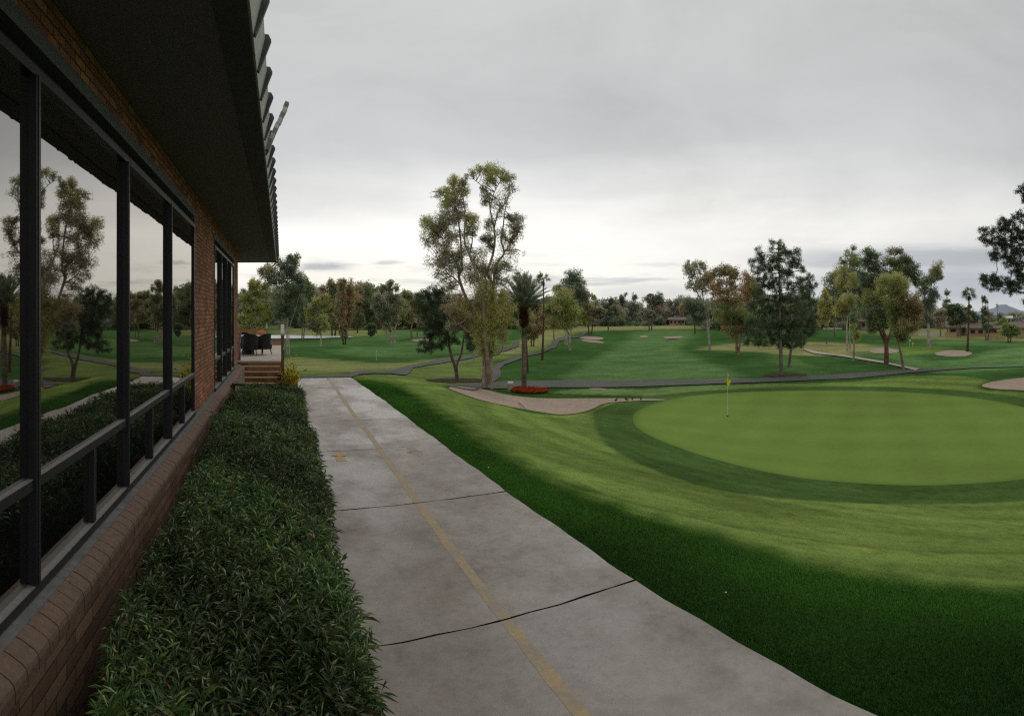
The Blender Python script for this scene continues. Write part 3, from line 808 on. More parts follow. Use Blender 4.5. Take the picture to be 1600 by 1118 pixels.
# patio table and wicker chairs
def wicker_chair(x, y, rz, lab):
    t = thing('wicker_chair', (x, y, DZ), lab, 'chair', 'black wicker chairs on the terrace'); t.rotation_euler = (0, 0, rz)
    mb = MB(); mb.box((-.27, -.27, .24), (.27, .27, .40)); mb.build('seat', M_WICK, t)
    mb = MB(); mb.box((-.24, -.20, .401), (.24, .25, .47)); mb.build('cushion', M_CUSH, t)
    mb = MB(); n = 14                       # curved back wrapping round the rear
    V = []
    for i in range(n):
        a = math.pi + math.pi * i / (n - 1); r1, r2 = .31, .27
        h = .62 + .22 * max(0.0, math.sin(math.pi * i / (n - 1))) ** .7
        V += [(r1 * math.cos(a), r1 * math.sin(a) * .95 - .02, .22), (r1 * 1.08 * math.cos(a), r1 * 1.08 * math.sin(a) - .02, h), (r2 * 1.08 * math.cos(a), r2 * 1.08 * math.sin(a) - .02, h), (r2 * math.cos(a), r2 * math.sin(a) * .95 - .02, .22)]
    mb.add(V, [(4 * i + j, 4 * i + (j + 1) % 4, 4 * i + 4 + (j + 1) % 4, 4 * i + 4 + j) for i in range(n - 1) for j in range(4)]); mb.build('backrest', M_WICK, t)
    for s in (-1, 1):
        mb = MB(); mb.box((s * .33 - .035, -.02, .58), (s * .33 + .035, .30, .62)); mb.box((s * .33 - .03, .24, .24), (s * .33 + .03, .29, .58)); mb.build('arm', M_WICK, t)
        for q in (-1, 1):
            mb = MB(); mb.tube([(s * .22, q * .22, .25), (s * .26, q * .27, 0)], [.022, .016], 6); mb.build('leg', M_BLACK, t)
o_ = (-1.35, 25.6, DZ); t = thing('patio_table', o_, 'round black wicker table with a pale top on the terrace', 'table')
mb = MB(); mb.lathe((o_[0], o_[1], DZ), [(0, .70), (.52, .70), (.55, .715), (.55, .735), (.5, .75), (0, .75)], 28); mb.build('table_top', M_CUSH, t, o_)
mb = MB(); mb.lathe((o_[0], o_[1], DZ), [(0, 0), (.28, 0), (.26, .08), (.18, .35), (.3, .69), (.53, .699)], 20); mb.build('pedestal', M_WICK, t, o_)
wicker_chair(-1.22, 24.75, .05, 'black wicker chair with its back to the steps')
wicker_chair(-.76, 25.2, .75, 'black wicker chair at the right side of the round table')
wicker_chair(-1.62, 26.6, 3.0, 'black wicker chair behind the round table')
o_ = (-1.7, 30.2, DZ); t = thing('slatted_bench', o_, 'orange slatted wooden bench behind the black wicker chairs', 'bench')
for i in range(15):
    xx = -2.75 + i * .14; mb = MB(); mb.box((xx, 30.18, DZ + .45), (xx + .10, 30.22, DZ + .88 + .06 * math.sin(i * .5))); mb.build('slat', M_ORANGE, t, o_)
mb = MB(); mb.box((-2.8, 29.75, DZ + .40), (-.62, 30.17, DZ + .45)); mb.box((-2.8, 30.222, DZ + .8), (-.62, 30.25, DZ + .86)); mb.build('seat', M_ORANGE, t, o_)
for xx in (-2.75, -.72):
    for yy_ in (29.8, 30.15): mb = MB(); mb.box((xx, yy_, DZ), (xx + .06, yy_ + .06, DZ + .399)); mb.build('leg', M_ORANGE, t, o_)
mb = MB(); mb.lathe((-.95, 29.95, DZ + .45), [(0, 0), (.18, .03), (.26, .14), (.24, .28), (.14, .37), (0, .40)], 16)
o = mb.build('cushion', M_ORANGE, None, (-.95, 29.95, DZ + .45)); tag(o, 'rounded orange cushion on the right end of slatted bench', 'cushion')
# low black box stand by the steps
o_ = (-.95, 14.0, 0); t = thing('metal_stand', o_, 'low black metal stand at the wall foot just past the hedge', 'stand')
mb = MB(); mb.box((-1.08, 13.8, .84), (-.80, 14.2, .89)); mb.build('top', M_BLACK, t, o_)
for xx in (-1.065, -.85):
    for yy_ in (13.82, 14.14): mb = MB(); mb.box((xx, yy_, 0), (xx + .04, yy_ + .04, .839)); mb.build('leg', M_BLACK, t, o_)
# croton by the steps
o_ = (.28, 20.1, 0); t = thing('croton_shrub', o_, 'small croton shrub with yellow and red leaves beside the steps', 'shrub')
mb = MB(); n = 420
P = np.column_stack([.28 + rng.normal(0, .13, n), 20.1 + rng.normal(0, .25, n), .12 + np.abs(rng.normal(0, .28, n))])
pal = np.array([lin(196, 190, 60), lin(150, 160, 50), lin(190, 70, 50), lin(90, 110, 40)])
mb.leaves(P, .17, .05, pal[rng.choice(4, n, p=[.35, .25, .2, .2])], droop=-.9); mb.build('foliage', M_LEAF, t, o_)
mb = MB()
for i in range(10): mb.tube([(.28 + random.uniform(-.1, .1), 20.1 + random.uniform(-.2, .2), 0), (.28 + random.uniform(-.2, .2), 20.1 + random.uniform(-.3, .3), .45)], [.012, .006], 4, lin(90, 80, 60))
mb.build('stem', M_BARK, t, o_)

# ------------------------------------------------------------------ hedge
def hedge():
    o_ = (-.2, 8, 0)
    t = thing('hedge', o_, 'long clipped dark green leafy hedge between brick wall and concrete path', 'hedge')
    xl = lambda y: -.60 - .028 * y + .04 * np.sin(y * 1.3) + .04 * np.sin(y * 3.1 + 1)
    xr = lambda y: .315 + .018 * np.sin(y * 1.1 + .5) + .03 * np.sin(y * 2.7) + .012 * np.clip(y - 10, 0, 10) * .3
    top = lambda x, y: .965 + .018 * np.sin(y * 1.9 + x * 3) + .02 * np.sin(y * 4.3 + x * 5 + 1) - .18 * np.clip((np.abs(x + .2) - .42) / .25, 0, 1) ** 2
    # dark twiggy core
    mb = MB(); ny, nx = 160, 14; yy = np.linspace(-1.5, 12.1, ny)
    prof = [(0, .02), (.02, .35), (.05, .65), (.12, .78), (.3, .85), (.5, .86), (.7, .85), (.88, .78), (.95, .65), (.98, .35), (1, .02)]
    V = []
    for y in yy:
        a, b = xl(y) + .08, xr(y) - .09
        for u, h in prof: V.append((a + (b - a) * u + rng.normal(0, .012), y, h * (.98 + .05 * math.sin(y * 2 + u * 5)) + rng.normal(0, .012)))
    k = len(prof)
    mb.add(V, [(i * k + j, i * k + j + 1, (i + 1) * k + j + 1, (i + 1) * k + j) for i in range(ny - 1) for j in range(k - 1)], lin(24, 30, 16))
    for e in (0, ny - 1):
        W = V[e * k:(e + 1) * k]; mb.add(W, [list(range(k))], lin(24, 30, 16))
    mb.build('inner_growth', M_BARK, t, o_)
    # shoots
    S = []; A = []
    def put(n, f):
        y = 1.0 + 11.25 * rng.random(n) ** 1.45
        S_, A_ = f(y, n); S.append(S_); A.append(A_)
    def ftop(y, n):
        u = rng.random(n); x = xl(y) + (xr(y) - xl(y)) * u
        z = top(x, y) - np.abs(rng.normal(0, .05, n)) + (rng.random(n) < .10) * rng.uniform(0, .07, n)
        ax = np.column_stack([rng.normal(0, .35, n) + (u - .5) * .9, rng.normal(0, .35, n), np.full(n, 1.0)])
        return np.column_stack([x, y, z]), ax
    def fright(y, n):
        z = rng.random(n) ** .8 * .88; x = xr(y) - .02 - .08 * (1 - z) - np.abs(rng.normal(0, .03, n)) + (rng.random(n) < .08) * rng.uniform(0, .08, n)
        return np.column_stack([x, y, z]), np.column_stack([np.full(n, .9), rng.normal(0, .4, n), rng.normal(.45, .3, n)])
    def fleft(y, n):
        z = rng.random(n) ** .8 * .88; x = xl(y) + .02 + np.abs(rng.normal(0, .04, n)) - (rng.random(n) < .1) * rng.uniform(0, .10, n)
        return np.column_stack([x, y, z]), np.column_stack([np.full(n, -.9), rng.normal(0, .4, n), rng.normal(.45, .3, n)])
    put(5200, ftop); put(3000, fright); put(1500, fleft)
    nb_ = 260; xx_ = rng.uniform(-.95, .4, nb_); S.append(np.column_stack([xx_, np.full(nb_, 12.15) + rng.normal(0, .04, nb_), rng.uniform(.1, .95, nb_)])); A.append(np.column_stack([rng.normal(0, .4, nb_), np.full(nb_, .9), rng.uniform(.2, .8, nb_)]))
    S = np.vstack(S); A = np.vstack(A); A /= np.linalg.norm(A, axis=1)[:, None]
    n = len(S)
    mb = MB(); K = 12
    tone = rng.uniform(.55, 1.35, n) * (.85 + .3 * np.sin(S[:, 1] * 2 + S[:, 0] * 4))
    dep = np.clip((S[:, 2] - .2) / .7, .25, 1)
    base = np.array([lin(74, 104, 52), lin(100, 130, 66), lin(98, 118, 78), lin(146, 154, 86), lin(122, 98, 74)])
    P = []; D = []; C = []; SC = []
    far = np.clip((S[:, 1] - 6) / 10, 0, 1)
    for k in range(K):
        h = (k / K) * .11
        rnd = rng.normal(size=(n, 3)); side = np.cross(A, rnd); side /= np.linalg.norm(side, axis=1)[:, None]
        up = .25 + .75 * (k / K)
        d = side + A * up * rng.uniform(.6, 1.3, n)[:, None]; d /= np.linalg.norm(d, axis=1)[:, None]
        P.append(S + A * h + rng.normal(0, .004, (n, 3))); D.append(d)
        ci = rng.choice(5, n, p=[.44, .27, .18, .06, .05])
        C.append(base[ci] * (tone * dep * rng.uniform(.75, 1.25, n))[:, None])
        SC.append(rng.uniform(.075, .118, n) * (1.05 - .40 * (k / K)) * (1 + .15 * far))
    P = np.vstack(P); D = np.vstack(D); C = np.vstack(C); SC = np.concatenate(SC)
    q = rng.normal(size=P.shape); sd = np.cross(D, q); sd /= np.linalg.norm(sd, axis=1)[:, None]; nn = np.cross(sd, D)
    W = (SC * .085)[:, None]; Lh = SC[:, None]
    dn = np.array([0, 0, -1.0])
    mid = P + D * Lh * .5; tip = P + D * Lh * .97 + dn * Lh * .18
    V = np.stack([P, mid + sd * W - nn * W * .5, mid + nn * W * .3, mid - sd * W - nn * W * .5, tip], axis=1).reshape(-1, 3)
    b = (np.arange(len(P)) * 5)[:, None]
    Fc = np.vstack([b + np.array([[0, 1, 2]]), b + np.array([[1, 4, 2]]), b + np.array([[0, 2, 3]]), b + np.array([[2, 4, 3]])])
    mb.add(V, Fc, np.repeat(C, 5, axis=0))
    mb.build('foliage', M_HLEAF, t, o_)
hedge()

# ------------------------------------------------------------------ grass blades beside the path
def blades():
    n = 420000
    th = rng.uniform(.09, 1.25, n); u = rng.random(n); r = 3.0 * (22 / 3.0) ** u
    X = r * np.sin(th); Y = r * np.cos(th)
    ok = (X > 3.09 - .016 * np.maximum(Y, 0) - .12 * np.maximum(Y - 17, 0) / 7) & (Y < 24.3)
    X, Y, r = X[ok], Y[ok], r[ok]
    sd = poly_dist(FRNG, X, Y)
    inf = sd > 0
    keep = ~inf | ((sd < .15) & (rng.random(len(X)) < .5)); X, Y, r, sd = X[keep], Y[keep], r[keep], sd[keep]
    n = len(X); z = H0(X, Y)
    edge = np.exp(-np.maximum(X - 3.05, 0) / .08)
    h = rng.uniform(.010, .030, n) * (1 + .3 * np.sin(X * 2.1) * np.sin(Y * 1.3)); w = .0022 * (1 + r / 3.5)
    h = h * np.clip(-sd / .5, .25, 1)
    a = rng.uniform(0, 2 * math.pi, n); lx = rng.normal(0, .5, n) * h; ly = rng.normal(0, .5, n) * h
    V = np.stack([np.stack([X - np.cos(a) * w, Y - np.sin(a) * w, z - .004], 1), np.stack([X + np.cos(a) * w, Y + np.sin(a) * w, z - .004], 1), np.stack([X + lx, Y + ly, z + h], 1)], 1).reshape(-1, 3)
    pt = .5 + .5 * np.sin(X * .9 + 1.2 * np.sin(Y * .6)) * np.sin(Y * .8 + 1)
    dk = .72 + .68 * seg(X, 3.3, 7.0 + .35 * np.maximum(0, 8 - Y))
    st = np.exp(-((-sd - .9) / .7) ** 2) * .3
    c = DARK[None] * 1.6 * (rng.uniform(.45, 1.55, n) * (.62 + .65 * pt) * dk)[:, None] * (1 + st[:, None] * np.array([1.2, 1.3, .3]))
    yel = (rng.random(n) < .02)[:, None]; c = np.where(yel, lin(120, 135, 60)[None] * .8, c)
    mb = MB(); mb.add(V, np.arange(3 * n).reshape(n, 3), np.repeat(c, 3, axis=0))
    o = mb.build('grass', M_BLADE); tag(o, 'thick dark green grass along the path edge', 'grass', kind='stuff')
blades()

# ------------------------------------------------------------------ trees
PAL = {
    'olive': lin(136, 134, 84), 'yellow': lin(156, 150, 84), 'grey': lin(128, 123, 98), 'brown': lin(132, 116, 86), 'dark': lin(88, 96, 70),
    'pine': lin(72, 84, 62), 'pine2': lin(84, 96, 70), 'rust': lin(142, 116, 88), 'green': lin(108, 116, 74), 'greyg': lin(108, 115, 92), 'bluepine': lin(82, 94, 70),
    'fgrey': lin(124, 126, 108), 'fdark': lin(96, 102, 88), 'fbrown': lin(136, 122, 106), 'euc': lin(160, 154, 88),  # f tones are greyed to imitate distance haze
}
K_LEAF = 2.55
BARKW = lin(196, 184, 168); BARKB = lin(104, 84, 68); BARKG = lin(140, 128, 112); BARKD = lin(70, 60, 52)

def clump_leaves(mb, c, r, n, colr, l, w, droop, stretch=1.0, sub=14, shell=.2, spread=1.0, jit=.3, view=None):
    """n leaves in small sprays through an ellipsoid c, r"""
    if n < 1: return
    ns = max(3, int(n / sub))
    d = rng.normal(size=(ns, 3)); d /= np.linalg.norm(d, axis=1)[:, None]
    rad = shell + (1 - shell) * rng.random(ns) ** .6
    S = c + d * rad[:, None] * r
    S[:, 2] -= stretch * .15 * r[2] * rng.random(ns)
    sr = np.array([.24, .24, .20 * stretch]) * np.mean(r) + l * .6
    light = np.clip(.80 + .34 * d[:, 2] + rng.normal(0, .16, ns), .40, 1.5)  # upper sprays coloured lighter, as if lit from above
    idx = rng.integers(0, ns, n)
    q_ = rng.normal(size=(n, 3)); q_ /= np.linalg.norm(q_, axis=1)[:, None]
    P = S[idx] + q_ * (rng.random(n) ** .45)[:, None] * sr * 1.25
    hue = rng.normal(0, .09, (ns, 3)) * np.array([1.2, .7, .5]) + 1
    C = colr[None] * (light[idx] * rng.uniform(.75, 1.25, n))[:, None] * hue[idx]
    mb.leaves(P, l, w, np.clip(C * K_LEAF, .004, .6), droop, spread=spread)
    return S

def limb(mb, a, b, r0, r1, c, k=5, sag=.1, n=4):
    a = np.asarray(a, float); b = np.asarray(b, float); d = b - a; ln = np.linalg.norm(d)
    P = [a]
    off = rng.normal(size=3) * ln * .07; 
    for i in range(1, n):
        t = i / n; P.append(a + d * t + off * math.sin(math.pi * t) + rng.normal(size=3) * ln * .02 + np.array([0, 0, -sag * ln * math.sin(math.pi * t) * .5]))
    P.append(b); R = np.linspace(r0, r1, len(P))
    mb.tube(P, R, k, c, cap=False)

def near_pt(P, q):
    """best joining point on a stem polyline for a branch going up to q"""
    best = None; bd = 1e9
    for i, p in enumerate(P):
        if p[2] > q[2] + .2: continue
        d = np.linalg.norm((p - q) * np.array([1, 1, .75]))
        if d < bd: bd = d; best = i
    return best if best is not None else 0

def px_tree(name, label, group, bx, by, stems, clumps, barkc, leaf=(2.6, 1.1), dens=1.3, droop=.5, stretch=1.0, twig=5, sub=14, cat='tree', depth=.9, rbase=None):
    """stems: list of (list of (x,y), r0px, r1px, depth offset m); clumps: (x,y,rx,ry,colour,density)"""
    X, Y, Z, rho = base_of(bx, by); o_ = (X, Y, Z)
    t = thing(name, o_, label, cat, group)
    tk = MB(); cr = MB(); u = rho / F
    S = []
    for pts, r0, r1, off in stems:
        n = len(pts); P = []
        for i, (x, y) in enumerate(pts):
            f = i / max(1, n - 1); p = at(x, y, rho, off * f)
            if i == 0 and abs(y - by) < 8: p[2] = min(p[2], Z - .05)
            P.append(p)
        R = np.linspace(r0 * u, r1 * u, n)
        if abs(pts[0][1] - by) < 8: R[0] *= 1.25
        tk.tube(P, R, 8, barkc * rng.uniform(.85, 1.1), smooth=4)
        # resample for joints
        Q = [];
        for i in range(n - 1):
            for j in range(4): Q.append(P[i] + (P[i + 1] - P[i]) * j / 4)
        Q.append(P[-1]); S.append((Q, R))
    allp = [p for Q, R in S for p in Q]; allr = [max(r1 * u * .8, .02) for (pts, r0, r1, off), (Q, R) in zip(stems, S) for p in Q]
    cl2 = []
    for (x, y, rx, ry, ck, dn) in clumps:
        if rx < 3.2: cl2.append((x, y, rx, ry, ck, dn)); continue
        m_ = 5 if rx < 8 else 8
        for _ in range(m_):
            a_ = rng.uniform(0, 6.283); q_ = rng.uniform(.15, .80); f_ = rng.uniform(.40, .74)
            cl2.append((x + rx * q_ * math.cos(a_), y + ry * q_ * math.sin(a_), rx * f_, ry * f_ * rng.uniform(.7, 1.1), ck, dn * 3.3 / m_))
    for (x, y, rx, ry, ck, dn) in cl2:
        off = rng.uniform(-1, 1) * depth * rx * u * 1.2
        c = at(x, y, rho, off); r = np.array([rx * u, rx * u, ry * u])
        n = int(rx * ry * math.pi * dens * dn * 1.9)
        colr = PAL[ck] * rng.uniform(.78, 1.28)
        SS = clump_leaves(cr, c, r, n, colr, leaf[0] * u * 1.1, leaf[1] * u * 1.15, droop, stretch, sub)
        i = near_pt(allp, c)
        limb(tk, allp[i], c, min(allr[i], .9 * u), .35 * u, barkc * .7, 5, .0)
        if SS is not None:
            for q in SS[:max(2, twig // 3)]: limb(tk, c + (allp[i] - c) * rng.uniform(0, .35), q, .35 * u, .12 * u, barkc * .55, 3, 0, 3)
    tk.build('trunk', M_BARK, t, o_, smooth=True); cr.build('crown', M_LEAF, t, o_)
    return t, rho

def auto_tree(name, label, bx, by, top, xl, xr, cb, ck, barkc, ns=1, dens=1.25, tw=2.4, group=None, kind='euc', leaf=(2.6, 1.3), lean=None, colors=None):
    """tree whose crown fills the pixel box (xl..xr, top..cb) with uneven clumps"""
    r = random.Random(int(bx * 13 + top * 7))
    cx, cy, rx, ry = (xl + xr) / 2, (top + cb) / 2, (xr - xl) / 2, (cb - top) / 2
    clumps = []; cl = colors or [ck]
    area = rx * ry
    k = int(np.clip(area / 32, 13, 56))
    ph = [r.uniform(0, 6.28) for _ in range(3)]
    for i_ in range(k):
        a = r.uniform(0, 2 * math.pi); q = math.sqrt(r.random()) if r.random() < .5 else r.uniform(.55, .92)
        q *= .96 + .16 * math.sin(2 * a + ph[0]) + .12 * math.sin(3 * a + ph[1]) + .07 * math.sin(5 * a + ph[2])
        x = cx + rx * q * math.cos(a); y = cy + ry * q * math.sin(a)
        if kind == 'cone':
            f = r.random() ** .75; y = top + (cb - top) * (.04 + .9 * f); x = cx + rx * (.08 + .85 * f ** .8) * r.uniform(-1, 1) * .85
        else:
            low = (y - cy) / ry
            if low > .2: x = cx + (x - cx) * (1 - .35 * (low - .2))
        s = r.uniform(.21, .37) * (1.25 if k < 16 else 1)
        srx = rx * s * (1.15 if kind != 'weep' else .85); sry = ry * s * (.72 if kind == 'euc' else 1.0)
        if kind == 'weep': sry = ry * s * .95; srx = rx * s * 1.05
        if kind == 'cone': srx = rx * .28; sry = ry * .10
        # neighbouring clumps share a colour so that limbs of one tone read together
        ci = cl[int((math.sin((x - cx) / rx * 2.1 + ph[1]) * .5 + .5 + r.uniform(-.25, .25)) * .999 * len(cl)) % len(cl)]
        clumps.append((x, y, max(srx, 2.2), max(sry, srx * .55, 2), ci, r.uniform(.7, 1.35)))
    clumps.append((cx + r.uniform(-.3, .3) * rx, top + ry * .14, rx * .24, ry * .14, r.choice(cl), 1))
    stems = []
    for i in range(ns):
        j = (i - (ns - 1) / 2)
        tx = cx + j * rx * .6 + (lean or 0); x0 = bx + j * tw * 1.6
        pts = [(x0, by), (x0 + (tx - x0) * .15 + r.uniform(-1, 1), by - (by - cb) * .6 - 2), (x0 + (tx - x0) * .45 + r.uniform(-1.5, 1.5), cb - ry * .25), (tx, cy), (tx + r.uniform(-.15, .15) * rx, top + ry * .35)]
        stems.append((pts, tw * .5, .35, r.uniform(-.4, .4)))
    return px_tree(name, label, group, bx, by, stems, clumps, barkc, leaf, dens, .9 if kind == 'weep' else (.45 if kind == 'euc' else .0), 2.2 if kind == 'weep' else 1.0, 3)

GT = 'trees on the golf course'
# --- the tall eucalyptus left of centre
q1 = lambda x, y: (640 + x / 5.59, 240 + y / 5.59)
q2 = lambda x, y: (640 + x / 5.59, 420 + y / 5.59)
def cl1(L_, q): return [(*q(x, y), rx * 1.36 / 5.59, ry * 1.25 / 5.59, c, d * (1.35 if d < .8 else .9)) for x, y, rx, ry, c, d in L_]
E1 = cl1([(390,235,55,48,'euc',1.2),(340,320,70,60,'euc',1.15),(450,330,60,60,'euc',1.2),(300,430,60,50,'euc',1.0),(400,420,80,60,'grey',.7),(160,590,62,60,'euc',1.3),(190,690,75,60,'euc',.8),(260,640,60,60,'grey',.7),(545,570,55,60,'euc',1.3),(540,660,50,60,'green',1.2),
   (380,560,110,90,'grey',.35),(300,700,90,80,'grey',.5),(270,830,90,80,'grey',.45),(250,960,80,90,'grey',.55),(400,880,70,90,'grey',.5),(250,345,50,40,'grey',.15),(480,240,40,50,'grey',.6),(330,960,80,80,'grey',.4),
   (545,170,42,26,'euc',1.2),(650,135,55,34,'euc',1.3),(790,150,80,50,'euc',1.35),(720,235,70,45,'euc',1.3),(870,185,50,40,'euc',1.1),(660,390,50,60,'grey',.8),(650,300,40,50,'grey',.4),(900,270,70,60,'grey',.12),(800,330,80,80,'grey',.18),(690,590,45,50,'grey',.6),(680,740,55,60,'dark',1.3),(700,820,50,50,'dark',.8),
   (940,560,60,42,'grey',.7),(880,560,40,40,'green',.6),(900,740,62,60,'brown',.8),(900,650,80,50,'grey',.35),(860,850,90,60,'grey',.3),(800,960,100,70,'grey',.45),(600,900,70,80,'grey',.5),(330,560,90,70,'grey',.5),(430,500,80,60,'grey',.5),(340,640,80,60,'euc',.4),(480,850,70,80,'grey',.5),(180,780,50,60,'grey',.5),(330,880,80,80,'grey',.5),(440,700,70,80,'grey',.4),(760,680,70,90,'grey',.35),(800,420,70,70,'grey',.25),(930,640,50,60,'grey',.5),(720,1000,90,60,'grey',.6),(760,500,60,90,'grey',.2),(620,1000,90,60,'grey',.7),(450,1010,90,60,'grey',.6),(900,980,70,60,'grey',.3)], q1)
E2 = cl1([(560,80,90,60,'grey',.9),(680,120,90,70,'euc',.8),(800,100,70,60,'grey',.6),(640,200,100,60,'euc',.7),(720,300,80,70,'euc',.8),(610,330,60,60,'euc',.8),(560,440,60,50,'yellow',.9),(680,420,70,60,'yellow',.9),(620,520,60,55,'yellow',1),(700,540,60,60,'yellow',1),(640,630,60,55,'yellow',1.15),(700,660,55,50,'yellow',1.15),(640,720,50,40,'yellow',1.1),(700,740,40,30,'yellow',.9),
   (840,330,70,60,'euc',.8),(600,260,90,70,'grey',.8),(760,420,70,70,'yellow',.7),(650,480,70,60,'yellow',.9),(560,520,50,50,'yellow',.8),(760,580,60,50,'yellow',.8),(850,440,60,60,'yellow',.9),(790,500,50,50,'yellow',.7),(830,590,40,45,'yellow',.9),(420,250,80,50,'brown',.8),(340,330,70,60,'brown',.9),(420,400,80,60,'brown',.9),(300,60,70,50,'grey',.5),(360,130,60,50,'grey',.5),(470,340,60,60,'euc',.6),(370,490,50,40,'grey',.5),(500,470,50,40,'brown',.6),(780,220,80,60,'euc',.6)], q2)
stems = [
 ([q2(655,1040), q2(655,880), q2(650,760), q2(610,560), q2(560,390), q2(480,220), q2(430,60), q1(455,1000), q1(450,800), q1(430,600), q1(400,440), q1(375,290)], 4.2, .5, 1.0),
 ([q2(430,60), q1(420,985), q1(380,910), q1(320,860), q1(290,760), q1(250,690)], 1.5, .4, -.8),
 ([q2(440,130), q2(380,70), q1(330,1040), q1(290,940), q1(240,900)], 1.3, .35, 1.0),
 ([q2(680,1040), q2(690,880), q2(680,780), q2(660,560), q2(650,400), q2(645,280), q2(600,90), q1(560,980), q1(520,880), q1(480,780), q1(485,560), q1(470,420), q1(455,300)], 4.0, .45, -1.2),
 ([q1(520,880), q1(545,780), q1(545,680), q1(540,600)], 1.3, .4, .6),
 ([q2(705,1040), q2(705,880), q2(705,790), q2(730,600), q2(722,350), q2(715,120), q1(680,1040), q1(725,880), q1(745,740), q1(735,620), q1(705,480), q1(690,340), q1(640,260), q1(560,190)], 3.8, .4, 1.2),
 ([q1(705,470), q1(740,330), q1(790,230), q1(800,150)], 1.0, .3, .6),
 ([q2(722,300), q1(745,1010), q1(775,940), q1(825,870), q1(800,760), q1(815,660), q1(830,540), q1(850,430), q1(880,380), q1(960,340)], 2.2, .25, -1.0),
 ([q1(740,650), q1(770,520), q1(830,430), q1(870,330), q1(870,220)], 1.1, .25, .9),
 ([q1(825,870), q1(880,780), q1(930,700), q1(950,580)], .9, .25, .9),
 ([q1(700,480), q1(720,600), q1(700,760)], .5, .3, .3),
 ([q2(700,760), q2(780,740), q2(810,680), q2(830,580)], 1.4, .5, -.6),
 ([q2(540,560), q2(500,540), q2(440,480), q2(495,440), q2(480,380), q2(420,350)], 1.3, .5, -1.2),
]
px_tree('eucalyptus_tree', 'tallest eucalyptus with forked airy crown and peeling multi stem trunk by the bunker', GT, 761, 606.5, stems, E1 + E2, lin(172, 152, 132), leaf=(2.4, .8), dens=1.22, droop=1.0, stretch=1.7, twig=12, sub=20)

# --- helper for drooping pines with spiky tufts
def tufts(mb, C, n, r, colr, u, l=2.6, w=.55):
    """needle tufts round branch tips C"""
    idx = rng.integers(0, len(C), n)
    P = C[idx] + rng.normal(size=(n, 3)) * r
    tone = rng.uniform(.55, 1.4, len(C))[idx] * rng.uniform(.8, 1.2, n)
    up = np.zeros((n, 3)); up[:, 2] = .9
    mb.leaves(P, l * u, w * u, np.clip(colr[None] * tone[:, None] * 1.6, .003, .5), 0, axis=up)

def pine(name, label, bx, by, stems, clumps, colr, barkc, leaf=(2.3, .75), dens=1.9, group=GT, grow=1.25):
    X, Y, Z, rho = base_of(bx, by); o_ = (X, Y, Z); u = rho / F
    t = thing(name, o_, label, 'tree', group); tk = MB(); cr = MB(); allp = []
    for pts, r0, r1, off in stems:
        n = len(pts); P = [at(x, y, rho, off * i / max(1, n - 1)) for i, (x, y) in enumerate(pts)]
        if abs(pts[0][1] - by) < 8: P[0][2] = Z - .05
        tk.tube(P, np.linspace(r0 * u, r1 * u, n), 9, barkc, smooth=4)
        for i in range(n - 1):
            for j in range(5): allp.append(P[i] + (P[i + 1] - P[i]) * j / 5)
    for (x, y, rx, ry, dn) in clumps:
        rx *= grow; ry *= grow * .97; c = at(x, y, rho, rng.uniform(-1, 1) * rx * u * .9); r = np.array([rx, rx, ry]) * u
        ns = max(7, int(rx * ry * .17))
        d = rng.normal(size=(ns, 3)); d /= np.linalg.norm(d, axis=1)[:, None]
        C = c + d * r * 1.12 * (rng.random(ns) ** .45)[:, None]
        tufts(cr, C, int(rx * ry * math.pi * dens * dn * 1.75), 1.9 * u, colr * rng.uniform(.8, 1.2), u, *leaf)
        q = near_pt(allp, c); limb(tk, allp[q], c, .9 * u, .4 * u, barkc * .7, 5, 0)
        for p in C[:max(4, ns // 3)]: limb(tk, c + (allp[q] - c) * rng.uniform(0, .4), p, .35 * u, .12 * u, barkc * .55, 3, 0, 3)
    tk.build('trunk', M_BARK, t, o_, smooth=True); cr.build('crown', M_LEAF, t, o_); return t

# leaning double trunk pine
q3 = lambda x, y: (540 + x / 5.59, 400 + y / 5.59)
st = [([q3(975,1088), q3(960,980), q3(925,880), q3(905,780), q3(890,650), q3(850,480)], 3.0, 1.0, .5),
      ([q3(985,1085), q3(970,960), q3(1010,850), q3(1030,720), q3(1050,640), q3(1000,500)], 2.2, .8, -.5),
      ([q3(895,720), q3(820,620), q3(760,480)], 1.3, .4, .8), ([q3(900,800), q3(850,760), q3(760,800), q3(680,820)], 1.0, .3, -.5)]
cl = [(790,290,50,40),(720,340,60,45),(850,300,60,45),(670,430,60,50),(760,420,80,60),(860,400,70,60),(700,500,70,50),(800,520,80,60),(740,600,70,45),(850,610,80,50),(930,560,60,60),(960,640,60,40),
      (740,690,60,40),(820,700,70,40),(890,720,60,45),(700,760,50,32),(770,770,60,35),(720,820,60,26),(650,828,30,18),(830,780,50,35),(970,750,30,30),(1010,560,50,50),(900,480,60,60),(640,380,40,40),(1090,760,40,50),(1080,680,40,40)]
pine('pine_tree', 'dark spreading pine on two leaning trunks left of the tallest eucalyptus', 714, 595, st, [(*q3(x, y), rx / 5.59, ry / 5.59, 1.15) for x, y, rx, ry in cl], PAL['pine'] * .9, BARKG * .85)

